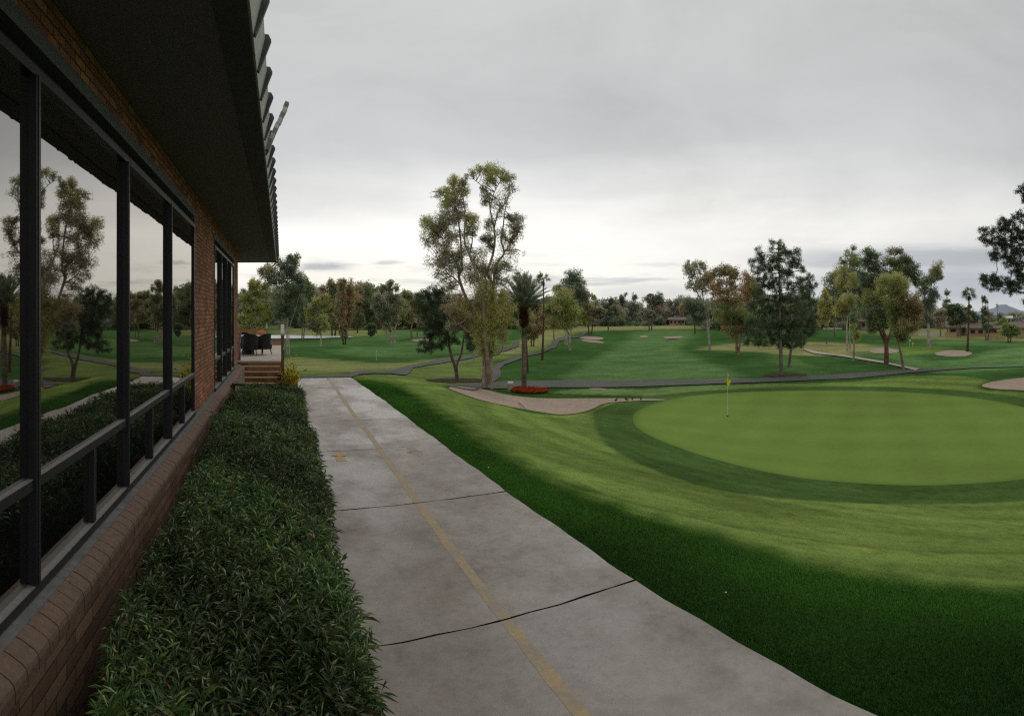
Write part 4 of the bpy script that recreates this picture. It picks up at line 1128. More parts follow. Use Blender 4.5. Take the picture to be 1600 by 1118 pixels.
# tall pine right of the flag
st = [([(1220,586), (1220,550), (1219,500), (1218,450), (1217,410), (1216,385)], 3.4, .5, 0)]
cl = [(1217,383,4,7),(1206,386,4,8),(1226,388,4,8),(1234,398,4,8),(1245,395,4,9),(1187,396,5,9),(1194,408,7,9),(1182,418,7,8),(1176,408,5,5),(1208,402,8,9),(1222,404,8,9),(1237,413,8,9),(1248,412,5,8),(1254,422,5,5),(1200,424,10,9),(1218,422,10,9),(1234,430,10,8),(1188,434,8,8),(1250,440,7,7),
      (1195,446,13,8),(1214,444,12,9),(1236,450,12,8),(1184,458,9,7),(1256,456,7,6),(1190,468,14,8),(1212,464,14,9),(1232,468,14,8),(1248,476,12,7),(1174,480,8,6),(1188,486,15,8),(1210,484,14,9),(1232,488,15,8),(1254,492,10,6),(1180,502,13,7),(1200,504,15,8),(1224,506,15,8),(1246,508,13,7),
      (1176,520,10,6),(1195,522,14,7),(1218,524,14,8),(1242,524,13,7),(1182,536,9,5),(1202,536,11,5),(1228,538,14,6),(1246,540,9,5),(1256,532,6,5),(1168,532,6,5)]
pine('pine_tree', 'tall dark cone shaped pine standing behind the yellow flag', 1220, 586, st, [(x, y, rx, ry, 1.35) for x, y, rx, ry in cl], PAL['bluepine'] * 1.12, BARKG, grow=1.24, dens=2.0)
# its smaller neighbour
st = [([(1232,573), (1236,545), (1240,510), (1250,470), (1258,445)], 2.4, .5, 0)]
cl = [(1266,434,4,8),(1258,446,8,8),(1270,448,5,7),(1262,460,10,8),(1252,472,9,8),(1268,474,9,7),(1258,488,12,8),(1268,500,10,7),(1252,510,12,7),(1264,520,10,7),(1246,530,9,6)]
pine('pine_tree', 'smaller dark pine half hidden right behind the tall cone shaped pine', 1232, 573, st, [(x, y, rx, ry, 1.3) for x, y, rx, ry in cl], PAL['pine2'], BARKG)

# pine at the right edge: limbs reach into the picture, trunk just beyond it
q5 = lambda x, y: (1200 + x / 3.105, 280 + y / 3.105)
st = [([(1668,603), (1664,540), (1655,460), (1650,380), (1640,300), (1636,250)], 7.0, 2.0, 0), ([(1657,470), (1630,462), (1600,458), (1570,450), (1545,443)], 2.2, .5, -.6), ([(1652,400), (1620,390), (1590,378), (1565,368)], 2.0, .5, .8), ([(1645,340), (1615,325), (1600,310)], 1.5, .5, 0), ([(1655,430), (1620,425), (1595,405)], 1.4, .4, 1.2)]
cl = [(1240,70,35,40),(1190,200,40,28),(1145,205,30,30),(1230,190,40,30),(1070,255,40,22),(1060,290,30,30),(1120,250,35,22),(1180,250,50,35),(1100,310,45,32),(1160,310,50,35),(1220,270,50,40),(1100,370,40,28),(1160,375,50,32),(1220,350,50,40),(1185,420,40,30),(1235,420,40,35),(1060,500,40,28),(1100,480,35,22),(1110,525,45,26),(1160,510,50,30),(1180,545,40,18),(1220,500,50,35),(1210,460,40,25),(1045,475,18,16),
      (1300,480,60,50),(1300,380,60,60),(1300,250,60,60),(1300,120,60,60),(1360,430,70,60),(1370,300,70,70),(1380,170,70,70),(1300,30,50,50),(1360,60,60,50),(1450,380,70,70),(1450,220,70,70),(1245,600,14,14)]
pine('pine_tree', 'nearest dark pine whose limbs enter at the right edge', 1668, 603, st, [(*q5(x, y), rx / 3.105, ry / 3.105, 1.25) for x, y, rx, ry in cl], PAL['pine'] * .8, BARKG * .8, leaf=(2.4, .8), dens=1.9, grow=1.08)

# --- palms
def frond_fan(mb, c, d, l, colr, nb=9):
    d = d / np.linalg.norm(d); s = np.cross(d, [0, 0, 1.0]); s /= np.linalg.norm(s) + 1e-9; nrm = np.cross(s, d)
    ro = rng.uniform(-1.3, 1.3); s, nrm = s * math.cos(ro) + nrm * math.sin(ro), nrm * math.cos(ro) - s * math.sin(ro)
    hub = c + d * l * .36
    mb.tube([c, hub], [l * .015, l * .01], 3, colr * .8, cap=False)
    for i in range(nb):
        a = (i / (nb - 1) - .5) * 2.0
        dd = d * math.cos(a) + s * math.sin(a); ln = l * .70 * (.62 + .38 * math.cos(a)) * rng.uniform(.9, 1.1)
        w = l * .034; e = np.cross(dd, nrm)
        mid = hub + dd * ln * .5; tip = hub + dd * ln + np.array([0, 0, -.22 * ln])
        mb.add([hub, mid + e * w, tip, mid - e * w], [(0, 1, 2, 3)], colr * rng.uniform(.7, 1.2))
def fan_palm(label, bx, by, tx, ty, rpx, barkc=BARKB, nf=24, w=1.9, skirt=True):
    X, Y, Z, rho = base_of(bx, by); o_ = (X, Y, Z); u = rho / F
    t = thing('fan_palm', o_, label, 'palm tree', 'fan palms'); tk = MB(); cr = MB()
    a = np.array([X, Y, Z - .05]); b = at(tx, ty, rho)
    P = [a + (b - a) * q + np.array([math.sin(q * 3) * .12, 0, 0]) for q in np.linspace(0, 1, 9)]
    R = [w * u * k for k in (1.35, 1.1, .95, .85, .75, .7, .66, .62, .6)]
    tk.tube(P, R, 9, barkc)
    c = b
    for i in range(nf):
        el = math.asin(rng.uniform(-.5, 1)); az = rng.uniform(0, 6.283)
        d = np.array([math.cos(el) * math.cos(az), math.cos(el) * math.sin(az), math.sin(el)])
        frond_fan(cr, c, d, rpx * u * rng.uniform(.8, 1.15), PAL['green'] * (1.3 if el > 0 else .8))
    tk.build('trunk', M_BARK, t, o_, smooth=True); cr.build('crown', M_LEAF, t, o_)
    if skirt:
        sk = MB()
        for i in range(10):
            az = rng.uniform(0, 6.283); d = np.array([math.cos(az) * .3, math.sin(az) * .5, -1.0])
            frond_fan(sk, c - np.array([0, 0, .1]), d, rpx * u * rng.uniform(.5, .8), lin(96, 80, 56) * .8, 7)
        sk.build('dead_fronds', M_LEAF, t, o_)
fan_palm('slim fan palm right behind the date palm with full round head', 847, 563, 848.5, 436, 15.5, w=1.7)
fan_palm('fan palm whose head rises just behind the date palm crown', 824, 583, 813, 434, 15, w=1.9)
fan_palm('lone fan palm on the right above the oval bunker', 1511.5, 549, 1514, 459, 13.5, w=1.8)
fan_palm('tiny far fan palm in front of the blue hill', 1558, 515, 1558, 477, 3, w=.5, nf=24)

def date_palm():
    bx, by = 819, 607.5; X, Y, Z, rho = base_of(bx, by); o_ = (X, Y, Z); u = rho / F
    t = thing('date_palm', o_, 'stout date palm with upswept feathery fronds beside the red flowers', 'palm tree'); tk = MB(); cr = MB()
    top = at(818.5, 487, rho)
    zz = np.linspace(Z - .05, top[2], 44); n = len(zz); k = 12
    V = []
    for i, z in enumerate(zz):
        f = i / (n - 1); r = (3.9 - .4 * f) * u * (1 + .06 * (i % 2)) ; r *= (1.2 if f < .04 else 1)
        px = X + (top[0] - X) * f; py = Y + (top[1] - Y) * f
        for j in range(k):
            a = 2 * math.pi * j / k + (i % 2) * .26; rr_ = r * (1 + .05 * math.cos(3 * a + i))
            V.append((px + rr_ * math.cos(a), py + rr_ * math.sin(a), z))
    fa = np.arange(n - 1)
    cc = np.repeat(np.array([BARKG * (.95 if i < 30 else .62) * rng.uniform(.85, 1.1) for i in range(n)]), k, axis=0)
    tk.add(V, [(i * k + j, i * k + (j + 1) % k, (i + 1) * k + (j + 1) % k, (i + 1) * k + j) for i in range(n - 1) for j in range(k)], cc)
    tk.build('trunk', M_BARK, t, o_)
    nb = MB()   # the dark ball of cut frond bases and the tail below
    nb.lathe(tuple(at(818.5, 512, rho)), [(3.4 * u, -1 * u), (4.2 * u, 5 * u), (4.0 * u, 11 * u), (5.4 * u, 16 * u), (6.2 * u, 21 * u), (5.6 * u, 26 * u), (4.4 * u, 30 * u), (2 * u, 33 * u)], 16, lin(66, 44, 34))
    for i in range(260):
        a = rng.uniform(0, 6.283); z = rng.uniform(0, 28) * u; r = (4.0 + 1.6 * math.sin(min(z / u, 28) / 28 * 2.4)) * u
        c = at(818.5, 512, rho) + np.array([math.cos(a) * r, math.sin(a) * r, z]); d = np.array([math.cos(a), math.sin(a), .9])
        nb.add([c, c + d * .10 + np.array([-math.sin(a), math.cos(a), 0]) * .05, c + d * .17, c + d * .10 - np.array([-math.sin(a), math.cos(a), 0]) * .05], [(0, 1, 2, 3)], lin(96, 66, 48) * rng.uniform(.5, 1.3))
    nb.build('frond_bases', M_BARK, t, o_)
    c0 = at(818.5, 484, rho)
    for i in range(58):
        f = (i + .5) / 58; el = math.radians(88 - 62 * f ** 1.25); az = i * 2.39996
        ln = rng.uniform(50, 62) * u * (1 - .22 * f)
        h = np.array([math.cos(az), math.sin(az), 0]); P = [c0 + h * 2 * u]
        e = el; m_ = 12
        for j in range(m_):
            P.append(P[-1] + (h * math.cos(e) + np.array([0, 0, math.sin(e)])) * ln / m_); e -= .012 + .045 * f
        P = np.array(P); cr.tube(P, np.linspace(.03, .006, len(P)), 3, lin(120, 116, 60), cap=False)
        T = np.gradient(P, axis=0); T /= np.linalg.norm(T, axis=1)[:, None]
        side = np.cross(T, [0, 0, 1.0]); side /= np.linalg.norm(side, axis=1)[:, None] + 1e-9; upn = np.cross(side, T)
        m2 = 46; tt = np.linspace(.14, 1, m2) * (len(P) - 1); i0 = np.minimum(tt.astype(int), len(P) - 2); fr = (tt - i0)[:, None]
        B = P[i0] * (1 - fr) + P[i0 + 1] * fr; Tt = T[i0]; Sd = side[i0]; Un = upn[i0]
        for s in (-1, 1):
            L_ = (np.sin(np.linspace(.5, 2.9, m2)) * .42 + .06)[:, None] * rng.uniform(.85, 1.1, (m2, 1))
            d = Tt * .75 + Sd * s * .75 + Un * .35; d /= np.linalg.norm(d, axis=1)[:, None]
            w = Tt * .022; V = np.stack([B, B + d * L_ * .5 + w, B + d * L_, B + d * L_ * .5 - w], 1).reshape(-1, 3)
            cr.add(V, np.arange(4 * m2).reshape(m2, 4), np.repeat(lin(126, 136, 108)[None] * rng.uniform(.6, 1.15, (m2, 1)), 4, axis=0))
    cr.build('crown', M_LEAF, t, o_)
date_palm()

# --- the other trees: name, label, base x, base y, top, left, right, crown bottom, colours, bark, stems
W_, B_, G_, D_ = BARKW, BARKB, BARKG, BARKD
TREES = [
 ('willow_tree', 'yellow green willow just behind the orange bench', 415, 534, 440, 372, 432, 516, ['yellow', 'olive'], G_, 2, 'euc', 1.3, 2.0),
 ('grey_tree', 'hazy grey green tree beside the clubhouse corner', 385, 522, 452, 366, 400, 515, ['fgrey', 'green'], G_, 1, 'euc', 1.2, 2.0),
 ('weeping_gum_tree', 'slender dark weeping gum right beside the tall twin trunk gum', 473, 530, 430, 460, 497, 512, ['fdark', 'green'], G_, 2, 'weep', 1.2, 1.8),
 ('gum_tree', 'small yellow green gum with pale curved trunk near the pond', 501, 541, 460, 477, 522, 516, ['olive', 'yellow', 'grey'], W_, 1, 'weep', 1.1, 2.6),
 ('gum_tree', 'broad brownish gum with brown forked trunk beyond the pond', 521, 525, 436, 500, 546, 510, ['grey', 'brown', 'green'], B_, 2, 'euc', 1.3, 2.6),
 ('gum_tree', 'rusty narrow gum with dark thin trunk on the left fairway edge', 538, 538, 433, 524, 556, 518, ['brown', 'grey', 'rust'], D_, 2, 'weep', 1.3, 2.0),
 ('conifer_tree', 'squat dark conifer right of the rusty narrow gum', 558, 520, 470, 547, 575, 518, ['pine', 'dark'], D_, 1, 'cone', 1.6, 2.0),
 ('conifer_tree', 'little dark conifer standing alone on the left fairway', 578.5, 533, 505, 569, 588, 522, ['pine', 'dark'], W_, 1, 'euc', 1.6, 1.5),
 ('gum_tree', 'sparse grey gum left of the white branching gum', 590, 512, 443, 556, 600, 505, ['grey', 'fgrey', 'fdark'], G_, 1, 'euc', 1.0, 2.0),
 ('gum_tree', 'white branching gum standing open on the left fairway', 611, 536, 437, 583, 631, 512, ['grey', 'dark', 'fgrey'], W_, 3, 'euc', 1.05, 3.2),
 ('gum_tree', 'brownish gum with tan trunk behind the small bunker', 643.5, 531, 455, 628, 658, 508, ['grey', 'green', 'brown'], lin(150, 130, 105), 1, 'euc', 1.3, 3.0),
 ('gum_tree', 'thin grey gum just right of the tan trunk gum', 652, 527, 460, 642, 672, 508, ['grey', 'dark'], G_, 1, 'euc', 1.2, 1.8),
 ('small_tree', 'small dark round tree on a short white trunk behind the big eucalyptus', 740, 567, 505, 729, 747, 551, ['pine', 'dark'], W_, 1, 'euc', 1.7, 2.6),
 ('gum_tree', 'pale yellowish gum just right behind the tallest eucalyptus', 779, 543, 462, 766, 800, 520, ['olive', 'yellow'], W_, 1, 'weep', 1.1, 1.8),
 ('gum_tree', 'rusty low gum behind the date palm trunk', 832, 541, 468, 808, 856, 528, ['rust', 'brown', 'green'], B_, 2, 'euc', 1.4, 2.2),
 ('gum_tree', 'rust brown gum between the two fan palms', 866, 532, 464, 845, 886, 512, ['rust', 'grey', 'brown'], G_, 1, 'euc', 1.2, 1.8),
 ('gum_tree', 'golden olive gum by the two thin bunkers', 922, 523, 460, 899, 946, 508, ['olive', 'brown', 'grey'], B_, 2, 'euc', 1.4, 2.2),
 ('gum_tree', 'dark narrow gum right of the golden olive gum', 950.5, 516, 466, 938, 966, 502, ['fdark', 'dark'], B_, 1, 'euc', 1.5, 1.8),
 ('gum_tree', 'tall blue grey gum on the far skyline left of centre', 976, 507, 457, 964, 985, 490, ['fdark', 'fgrey'], G_, 1, 'euc', 1.4, 1.5),
 ('gum_tree', 'slim pale grey gum on the far skyline beside the blue grey one', 989, 507, 460, 983, 997, 492, ['fgrey'], G_, 1, 'euc', 1.2, 1.2),
 ('gum_tree', 'dark double trunk gum at the far end of the centre fairway', 1016.5, 516, 458, 996, 1038, 500, ['fdark', 'fdark', 'fbrown'], G_, 2, 'euc', 1.3, 2.2),
 ('gum_tree', 'rosy brown gum by the pink house', 1058, 507, 466, 1044, 1072, 497, ['fbrown', 'rust'], G_, 1, 'euc', 1.3, 1.6),
 ('gum_tree', 'leaning rusty gum left of the white trunk gum', 1086, 521, 468, 1062, 1098, 502, ['rust', 'fbrown', 'grey'], B_, 1, 'euc', 1.3, 2.0),
 ('small_tree', 'small dark tree behind the white trunk gum', 1139, 528, 488, 1122, 1150, 520, ['dark', 'pine'], G_, 1, 'euc', 1.4, 2.2),
 ('gum_tree', 'small golden gum right of the two dark pines', 1291.5, 537, 457, 1276, 1301, 508, ['yellow', 'olive'], G_, 1, 'weep', 1.2, 2.0),
 ('gum_tree', 'small rosy brown tree left of the dark pines', 1469.5, 525, 483, 1459, 1479, 512, ['fbrown', 'brown'], G_, 1, 'euc', 1.4, 1.8),
 ('conifer_tree', 'pointed dark conifer right of the thick white trunk', 1480, 522, 453, 1466, 1490, 508, ['pine', 'greyg'], G_, 1, 'cone', 1.7, 2.0),
 ('spreading_pine_tree', 'wide dark pine left of the lone fan palm', 1499, 526, 474, 1478, 1514, 512, ['pine', 'dark'], G_, 2, 'euc', 1.8, 2.2),
 ('spreading_pine_tree', 'dark pine just behind the lone fan palm', 1519, 524, 476, 1505, 1528, 510, ['dark', 'fdark'], G_, 1, 'euc', 1.8, 2.0),
 ('spreading_pine_tree', 'layered dark pine in front of the ranch house', 1542, 532, 462, 1526, 1554, 515, ['pine', 'pine2'], G_, 2, 'cone', 1.5, 2.4),
 ('small_tree', 'leafy grey green tree at the right end of the ranch house', 1566, 524, 496, 1554, 1580, 516, ['fgrey', 'green'], G_, 1, 'euc', 1.5, 1.8),
 ('olive_tree', 'low olive coloured round tree near the right edge', 1577, 535, 506, 1562, 1594, 526, ['green', 'olive'], B_, 2, 'euc', 1.6, 2.2),
 ('small_tree', 'grey tree against the right edge below the blue hill', 1596, 518, 494, 1584, 1612, 513, ['fdark', 'fgrey'], G_, 1, 'euc', 1.5, 1.8),
]
for (nm, lb, bx, by, tp, xl_, xr_, cb, cs, bk, ns, kd, dn, tw) in TREES:
    auto_tree(nm, lb, bx, by, tp, xl_, xr_, cb, cs[0], bk, ns, dn, tw, GT, kd, colors=cs)

# the trees whose outline can be read in the photograph: limbs and leaf masses one by one
def hand(name, label, bx, by, bark, w, stems, clumps, droop=.6, dens=1.35):
    st = [(p, w * (.56 if i == 0 else .36), .35, rng.uniform(-.8, .8)) for i, p in enumerate(stems)]
    px_tree(name, label, GT, bx, by, st, [(x, y, rx * 1.42, ry * 1.32, c, 1.0 if len(r) == 0 else r[0]) for x, y, rx, ry, c, *r in clumps], bark, (2.4, 1.0), dens * 1.25, droop, 1.3, 4, 16)
hand('weeping_gum_tree', 'tall dark weeping gum with twin pale trunks beyond the steps', 449.5, 554, BARKW, 2.3,
 [[(449.5,554),(448.5,523),(449.5,496),(453,470),(457,434),(460,405)], [(452,553.5),(452,515),(460,488),(468,460)], [(449,500),(440,470),(430,440),(420,422)]],
 [(460,400,7.5,7,'fdark'),(459,410,6,7,'grey'),(437,407,8,7,'grey',.7),(446,414,8,10,'fdark',.8),(414,421,9,7,'brown',.9),(426,425,10,10,'grey',.8),(423,437,10,8,'fdark'),(442,434,10,10,'fdark',.7),(460,425,10,11,'fdark'),(453,444,13,12,'dark'),(439,459,13,13,'greyg'),(457,460,12,14,'dark'),(437,480,10,13,'greyg',.9),(449,480,10,13,'fdark',.8),(467,451,8,13,'fdark',.8),(439,494,7,8,'greyg',.7),(470,430,5,9,'grey',.5)], 1.0)
hand('gum_tree', 'tall darker gum rising behind the broad olive gum', 884.5, 538.5, BARKW, 4,
 [[(884.5,538.5),(885,518),(888,495),(895,460),(896,438)]],
 [(895,434,11,8,'fdark'),(888,438,8,7,'greyg'),(897,452,15,12,'greyg'),(904,465,11,11,'fdark'),(874,449,7,6,'grey'),(909,452,7,7,'grey',.8),(886,458,12,10,'fdark')])
hand('gum_tree', 'broad olive gum with leaning pale trunk left of the fairway', 890.5, 547, BARKW, 3.6,
 [[(890.5,547),(890,527),(886,516),(878,508),(872,490),(872,470)], [(890,530),(893,510),(890,490),(888,470)]],
 [(877,463,13,11,'olive'),(865,475,11,11,'olive'),(888,477,13,12,'green'),(870,491,14,11,'olive'),(891,495,12,11,'olive'),(863,500,9,8,'olive',.8),(881,506,15,6,'olive',.8),(856,481,6,8,'green',.8),(879,480,12,12,'yellow',.7)])
hand('weeping_gum_tree', 'grey weeping gum with smooth white trunk right of the fairway', 1109, 547.5, BARKW, 3.6,
 [[(1109,547.5),(1106,514),(1101,478),(1097,455),(1093,418)], [(1106,514),(1091,504),(1087,490)], [(1107,514),(1113,498),(1116,480)], [(1101,478),(1086,450),(1080,425)]],
 [(1079,423,8,11,'grey',.8),(1095,413,8,8,'grey',.8),(1089,437,9,11,'grey',.6),(1105,435,9,11,'brown',.9),(1085,470,13,11,'greyg'),(1081,486,11,12,'fdark'),(1099,482,9,13,'greyg',.7),(1101,449,11,9,'grey',.5),(1095,498,11,7,'fdark',.7),(1076,440,5,10,'grey',.4),(1073,412,4,5,'grey',.6)], 1.0)
hand('gum_tree', 'leafy rust and green gum left of the tall cone shaped pine', 1151.5, 554, lin(168, 148, 122), 4.2,
 [[(1151,554),(1151,532),(1146,505),(1140,480),(1136,450),(1135,430)], [(1153,553),(1158,525),(1158,500),(1160,470)]],
 [(1125,425,9,9,'brown'),(1138,421,11,7,'brown'),(1146,429,7,11,'brown',.7),(1125,445,11,11,'rust'),(1146,447,9,11,'brown',.8),(1123,465,9,9,'rust',.9),(1142,467,15,13,'rust'),(1136,486,15,11,'green'),(1158,486,14,13,'green'),(1150,506,13,12,'brown'),(1166,502,11,13,'green'),(1146,518,7,8,'olive',.8),(1174,518,8,9,'greyg'),(1133,500,8,8,'olive',.8)])
hand('gum_tree', 'orange brown gum behind and left of the cone shaped pine', 1166, 536, BARKW, 2.6,
 [[(1166,536),(1165,500),(1167,460),(1167,438)]],
 [(1166,435,9,10,'rust'),(1168,453,11,15,'rust'),(1176,449,8,12,'olive'),(1168,472,12,12,'rust'),(1172,490,10,10,'olive')])
hand('gum_tree', 'blue green gum left of the pale double trunk', 1304, 526, BARKG, 2.0,
 [[(1304,526),(1303,500),(1302,460),(1304,436)]],
 [(1302,438,9,9,'greyg'),(1298,456,8,12,'fdark'),(1306,427,6,6,'grey',.8),(1304,473,9,15,'greyg'),(1312,450,7,12,'green'),(1306,490,8,9,'fdark')])
hand('gum_tree', 'tall olive gum with two pale parallel trunks', 1325, 548, BARKW, 2.8,
 [[(1324,548),(1323,520),(1324,490),(1322,450),(1330,400)], [(1328.5,547),(1327.5,515),(1330,480),(1342,430),(1341,410)]],
 [(1335,386,4,4,'grey',.7),(1330,397,8,8,'grey',.5),(1318,407,4,4,'dark',.9),(1339,407,11,9,'green'),(1322,425,11,11,'olive'),(1343,428,13,13,'greyg'),(1322,446,13,13,'olive'),(1339,452,15,15,'greyg'),(1318,469,11,11,'olive',.8),(1351,469,11,15,'fdark'),(1332,483,12,8,'greyg',.8),(1314,481,8,10,'yellow',.8),(1350,440,10,12,'green')])
hand('gum_tree', 'wispy gum with yellow tufts on its thin trunk at the footpath', 1333.5, 563.5, BARKW, 2.8,
 [[(1333.5,563.5),(1334.5,535),(1333,514),(1331,485),(1330,460),(1333,430)]],
 [(1338,522,5,6,'yellow'),(1333,511,4,6,'yellow',.8),(1328,469,10,14,'olive',.8),(1333,440,9,12,'olive',.8),(1334,492,6,8,'greyg',.7)], 1.0)
hand('gum_tree', 'largest rounded gum with thick reddish forked trunk', 1385, 569, lin(136, 98, 82), 6.6,
 [[(1385,569),(1385,541),(1383,526),(1376,505),(1368,480),(1363,440),(1362,400)], [(1385,538),(1392,518),(1396,490),(1398,440),(1398,400)], [(1384,538),(1376,520),(1372,508),(1360,490)], [(1396,490),(1410,460),(1420,430),(1424,415)]],
 [(1363,397,11,7,'dark'),(1355,409,9,9,'fdark'),(1372,419,11,11,'dark'),(1398,392,9,5,'grey'),(1396,409,13,11,'green'),(1417,407,9,7,'dark'),(1425,419,9,9,'fdark'),(1431,434,6,10,'dark'),(1413,423,11,11,'green'),(1384,430,11,9,'greyg'),(1368,440,13,11,'greyg'),(1359,463,13,13,'olive'),(1355,485,13,13,'greyg'),(1372,498,13,13,'green'),(1363,510,9,6,'dark',.8),(1382,473,15,15,'green'),(1384,493,11,11,'dark'),(1368,460,12,12,'olive'),(1351,432,9,10,'fdark',.8)], .5, 1.5)
hand('gum_tree', 'bronze gum on a leaning spotted trunk beside the cart road', 1412, 579, lin(158, 138, 114), 4.0,
 [[(1412,579),(1408,555),(1404,538),(1400,525),(1394,510),(1390,480),(1396,450)], [(1404,537),(1412,520),(1420,500),(1425,478)]],
 [(1405,438,15,11,'olive'),(1388,448,15,13,'olive'),(1413,456,13,13,'olive'),(1425,465,11,13,'brown'),(1431,485,9,13,'brown'),(1419,493,13,13,'brown'),(1400,485,12,15,'green'),(1405,506,11,13,'olive'),(1409,522,8,9,'green'),(1425,504,11,11,'brown'),(1398,514,8,9,'green'),(1398,465,13,13,'olive'),(1410,475,12,12,'brown'),(1415,512,9,9,'olive')], .5, 1.5)
hand('gum_tree', 'grey gum with thick white trunk right of the big gums', 1452, 541.5, BARKW, 5.2,
 [[(1452,541.5),(1451,515),(1450,490),(1452,460),(1460,428)], [(1450,490),(1445,465),(1444,450)]],
 [(1464,420,10,8,'grey'),(1454,431,10,9,'greyg',.8),(1445,447,11,13,'greyg'),(1454,457,8,11,'fdark',.6),(1448,480,11,13,'fdark'),(1458,473,7,11,'greyg',.6),(1452,500,8,9,'fdark'),(1470,432,5,8,'grey',.7)])

# far woods read as one mass: several uneven belts
def belt(name, label, xa, xb, ytop, ybase, rho0, colrs, seed, step=7, dens=1.3):
    r = random.Random(seed); mb = MB(); x = xa
    while x < xb:
        f = (x - xa) / (xb - xa); w = r.uniform(.7, 1.5) * step
        top = np.interp(x, [p[0] for p in ytop], [p[1] for p in ytop]) - 3 + r.uniform(-6, 6)
        rho = rho0 * r.uniform(.92, 1.12); u = rho / F
        c0 = PAL[r.choice(colrs)]
        hgt = ybase - top
        for k in range(4):
            yy_ = ybase - hgt * (.16 + .24 * k) + r.uniform(-2, 2)
            rx = w * r.uniform(.7, 1.2) * (1 if k < 3 else .6); ry = hgt * .19
            c = at(x + r.uniform(-.4, .4) * w, yy_, rho, r.uniform(-3, 3)); rr_ = np.array([rx, rx, ry]) * u
            clump_leaves(mb, c, rr_, int(rx * ry * 3.14 * dens * 2.0), c0 * r.uniform(.75, 1.25), 2.8 * u, 1.5 * u, .3, sub=18)
        if r.random() < .5:
            tx = x + r.uniform(-3, 3); mb.tube([at(tx, ybase + 4, rho), at(tx + r.uniform(-1, 1), ybase - hgt * .5, rho)], [.7 * u, .3 * u], 4, BARKG * .9)
        x += w * .75
    o = mb.build(name, M_LEAF); tag(o, label, 'trees', kind='stuff')
belt('distant_woods', 'far off grey green woods along the horizon', 340, 1700, [(340,462),(480,455),(540,452),(600,462),(700,468),(820,474),(900,470),(1000,478),(1050,476),(1100,470),(1200,470),(1300,462),(1400,474),(1480,484),(1535,496),(1640,497),(1700,488)], 506, 330, ['fgrey', 'fdark', 'fbrown', 'greyg'], 3, 8, 1.5)
belt('distant_woods', 'nearer woods behind the left fairway', 440, 900, [(440,462),(500,458),(560,450),(600,462),(640,472),(700,474),(800,480),(900,478)], 511, 235, ['fgrey', 'green', 'dark', 'grey', 'brown'], 8, 8, 1.3)
belt('distant_woods', 'nearer woods behind the right fairway', 1100, 1480, [(1100,478),(1180,472),(1300,478),(1400,480),(1480,488)], 512, 230, ['fgrey', 'green', 'fbrown', 'greyg', 'dark'], 9, 8, 1.2)
belt('distant_hedges', 'low dark shrubs at the foot of the far woods', 440, 1700, [(440,501),(1700,501)], 509, 300, ['dark', 'fdark'], 5, 9, 1.8)

# ------------------------------------------------------------------ far houses, cars
def house(name, label, x0, x1, yb, hw, hr, wall, roofm, depth=9, wins=3):
    """low house with gable roof; pixel span on the ground, wall and roof heights in m"""
    xm = (x0 + x1) / 2; X, Y, Z, rho = base_of(xm, yb); th = (xm - X0) / F
    t = thing(name, (X, Y, Z), label, 'house'); t.rotation_euler = (0, 0, -th)
    w = (x1 - x0) / F * rho / 2
    mb = MB(); mb.box((-w, 0, -.3), (w, depth, hw)); mb.build('wall', wall, t)
    mb = MB(); mb.prism([(-.9, hw - .12), (depth / 2, hw + hr), (depth + .9, hw - .12), (depth + .9, hw + .08), (depth / 2, hw + hr + .22), (-.9, hw + .08)], 'x', -w - .8, w + .8)
    mb.build('roof', roofm, t)
    for i in range(wins):
        cx = -w + (i + .5) * 2 * w / wins; ww = min(1.3, w / wins * .6)
        mb = MB(); mb.box((cx - ww, -.06, .7), (cx + ww, -.003, hw - .45)); wd = mb.build('window', M_RAIL, t)
        mb = MB(); mb.box((cx - ww + .1, -.075, .8), (cx + ww - .1, -.061, hw - .55)); mb.build('pane', M_WIN, wd)
    mb = MB(); mb.box((w * .5 - .5, -.05, 0), (w * .5 + .5, -.002, 2.1)); mb.build('door', M_RAIL, t)
    mb = MB(); mb.box((-w * .4, depth / 2 - .4, hw + hr - .5), (-w * .4 + .9, depth / 2 + .4, hw + hr + .9)); mb.build('chimney', M_TAN, t)
    return t
house('ranch_house', 'low brown roofed ranch house with dark porch behind the lone fan palm', 1514, 1562, 525.5, 2.1, 1.2, M_TAN, M_ROOF, wins=4)
house('ranch_house', 'brown roofed house left of the lone fan palm', 1482, 1511, 524, 2.1, 1.3, M_TAN, M_ROOF, wins=2)
house('ranch_house', 'brown roofed house cut off by the right edge', 1582, 1630, 527, 2.2, 1.1, M_TAN, M_ROOF, wins=3)
house('pink_house', 'pink house beyond the far end of the centre fairway', 1046, 1070, 507.5, 2.4, 1.0, M_PINK, M_ROOF, wins=4)
house('white_house', 'white house far off behind the willow and orange bench', 396, 418, 513, 3.0, 1.8, M_WHITE, M_STEEL, wins=2)
house('white_house', 'white house above the trees below the blue hill', 1568, 1580, 508, 3.4, .8, M_WHITE, M_WHITE, wins=2)
house('pale_house', 'long pale house behind the left parked cars', 470, 520, 507.5, 2.4, 1.2, M_WHITE, M_ROOF, wins=5)
house('pink_house', 'reddish house seen between the trunks of the right gums', 1345, 1370, 514, 2.6, 1.2, M_PINK, M_ROOF, wins=3)
def lowwall(name, label, x0, x1, yb, h, mat):
    a = base_of(x0, yb); b = base_of(x1, yb)
    d = np.array([b[0] - a[0], b[1] - a[1]]); ln = np.linalg.norm(d)
    mb = MB(); mb.box((0, -.1, -.4), (ln, .1, h)); mb.box((-.05, -.16, h + .001), (ln + .05, .16, h + .12))
    o = mb.build(name, mat); o.location = (a[0], a[1], a[2]); o.rotation_euler = (0, 0, math.atan2(d[1], d[0])); tag(o, label, 'wall')
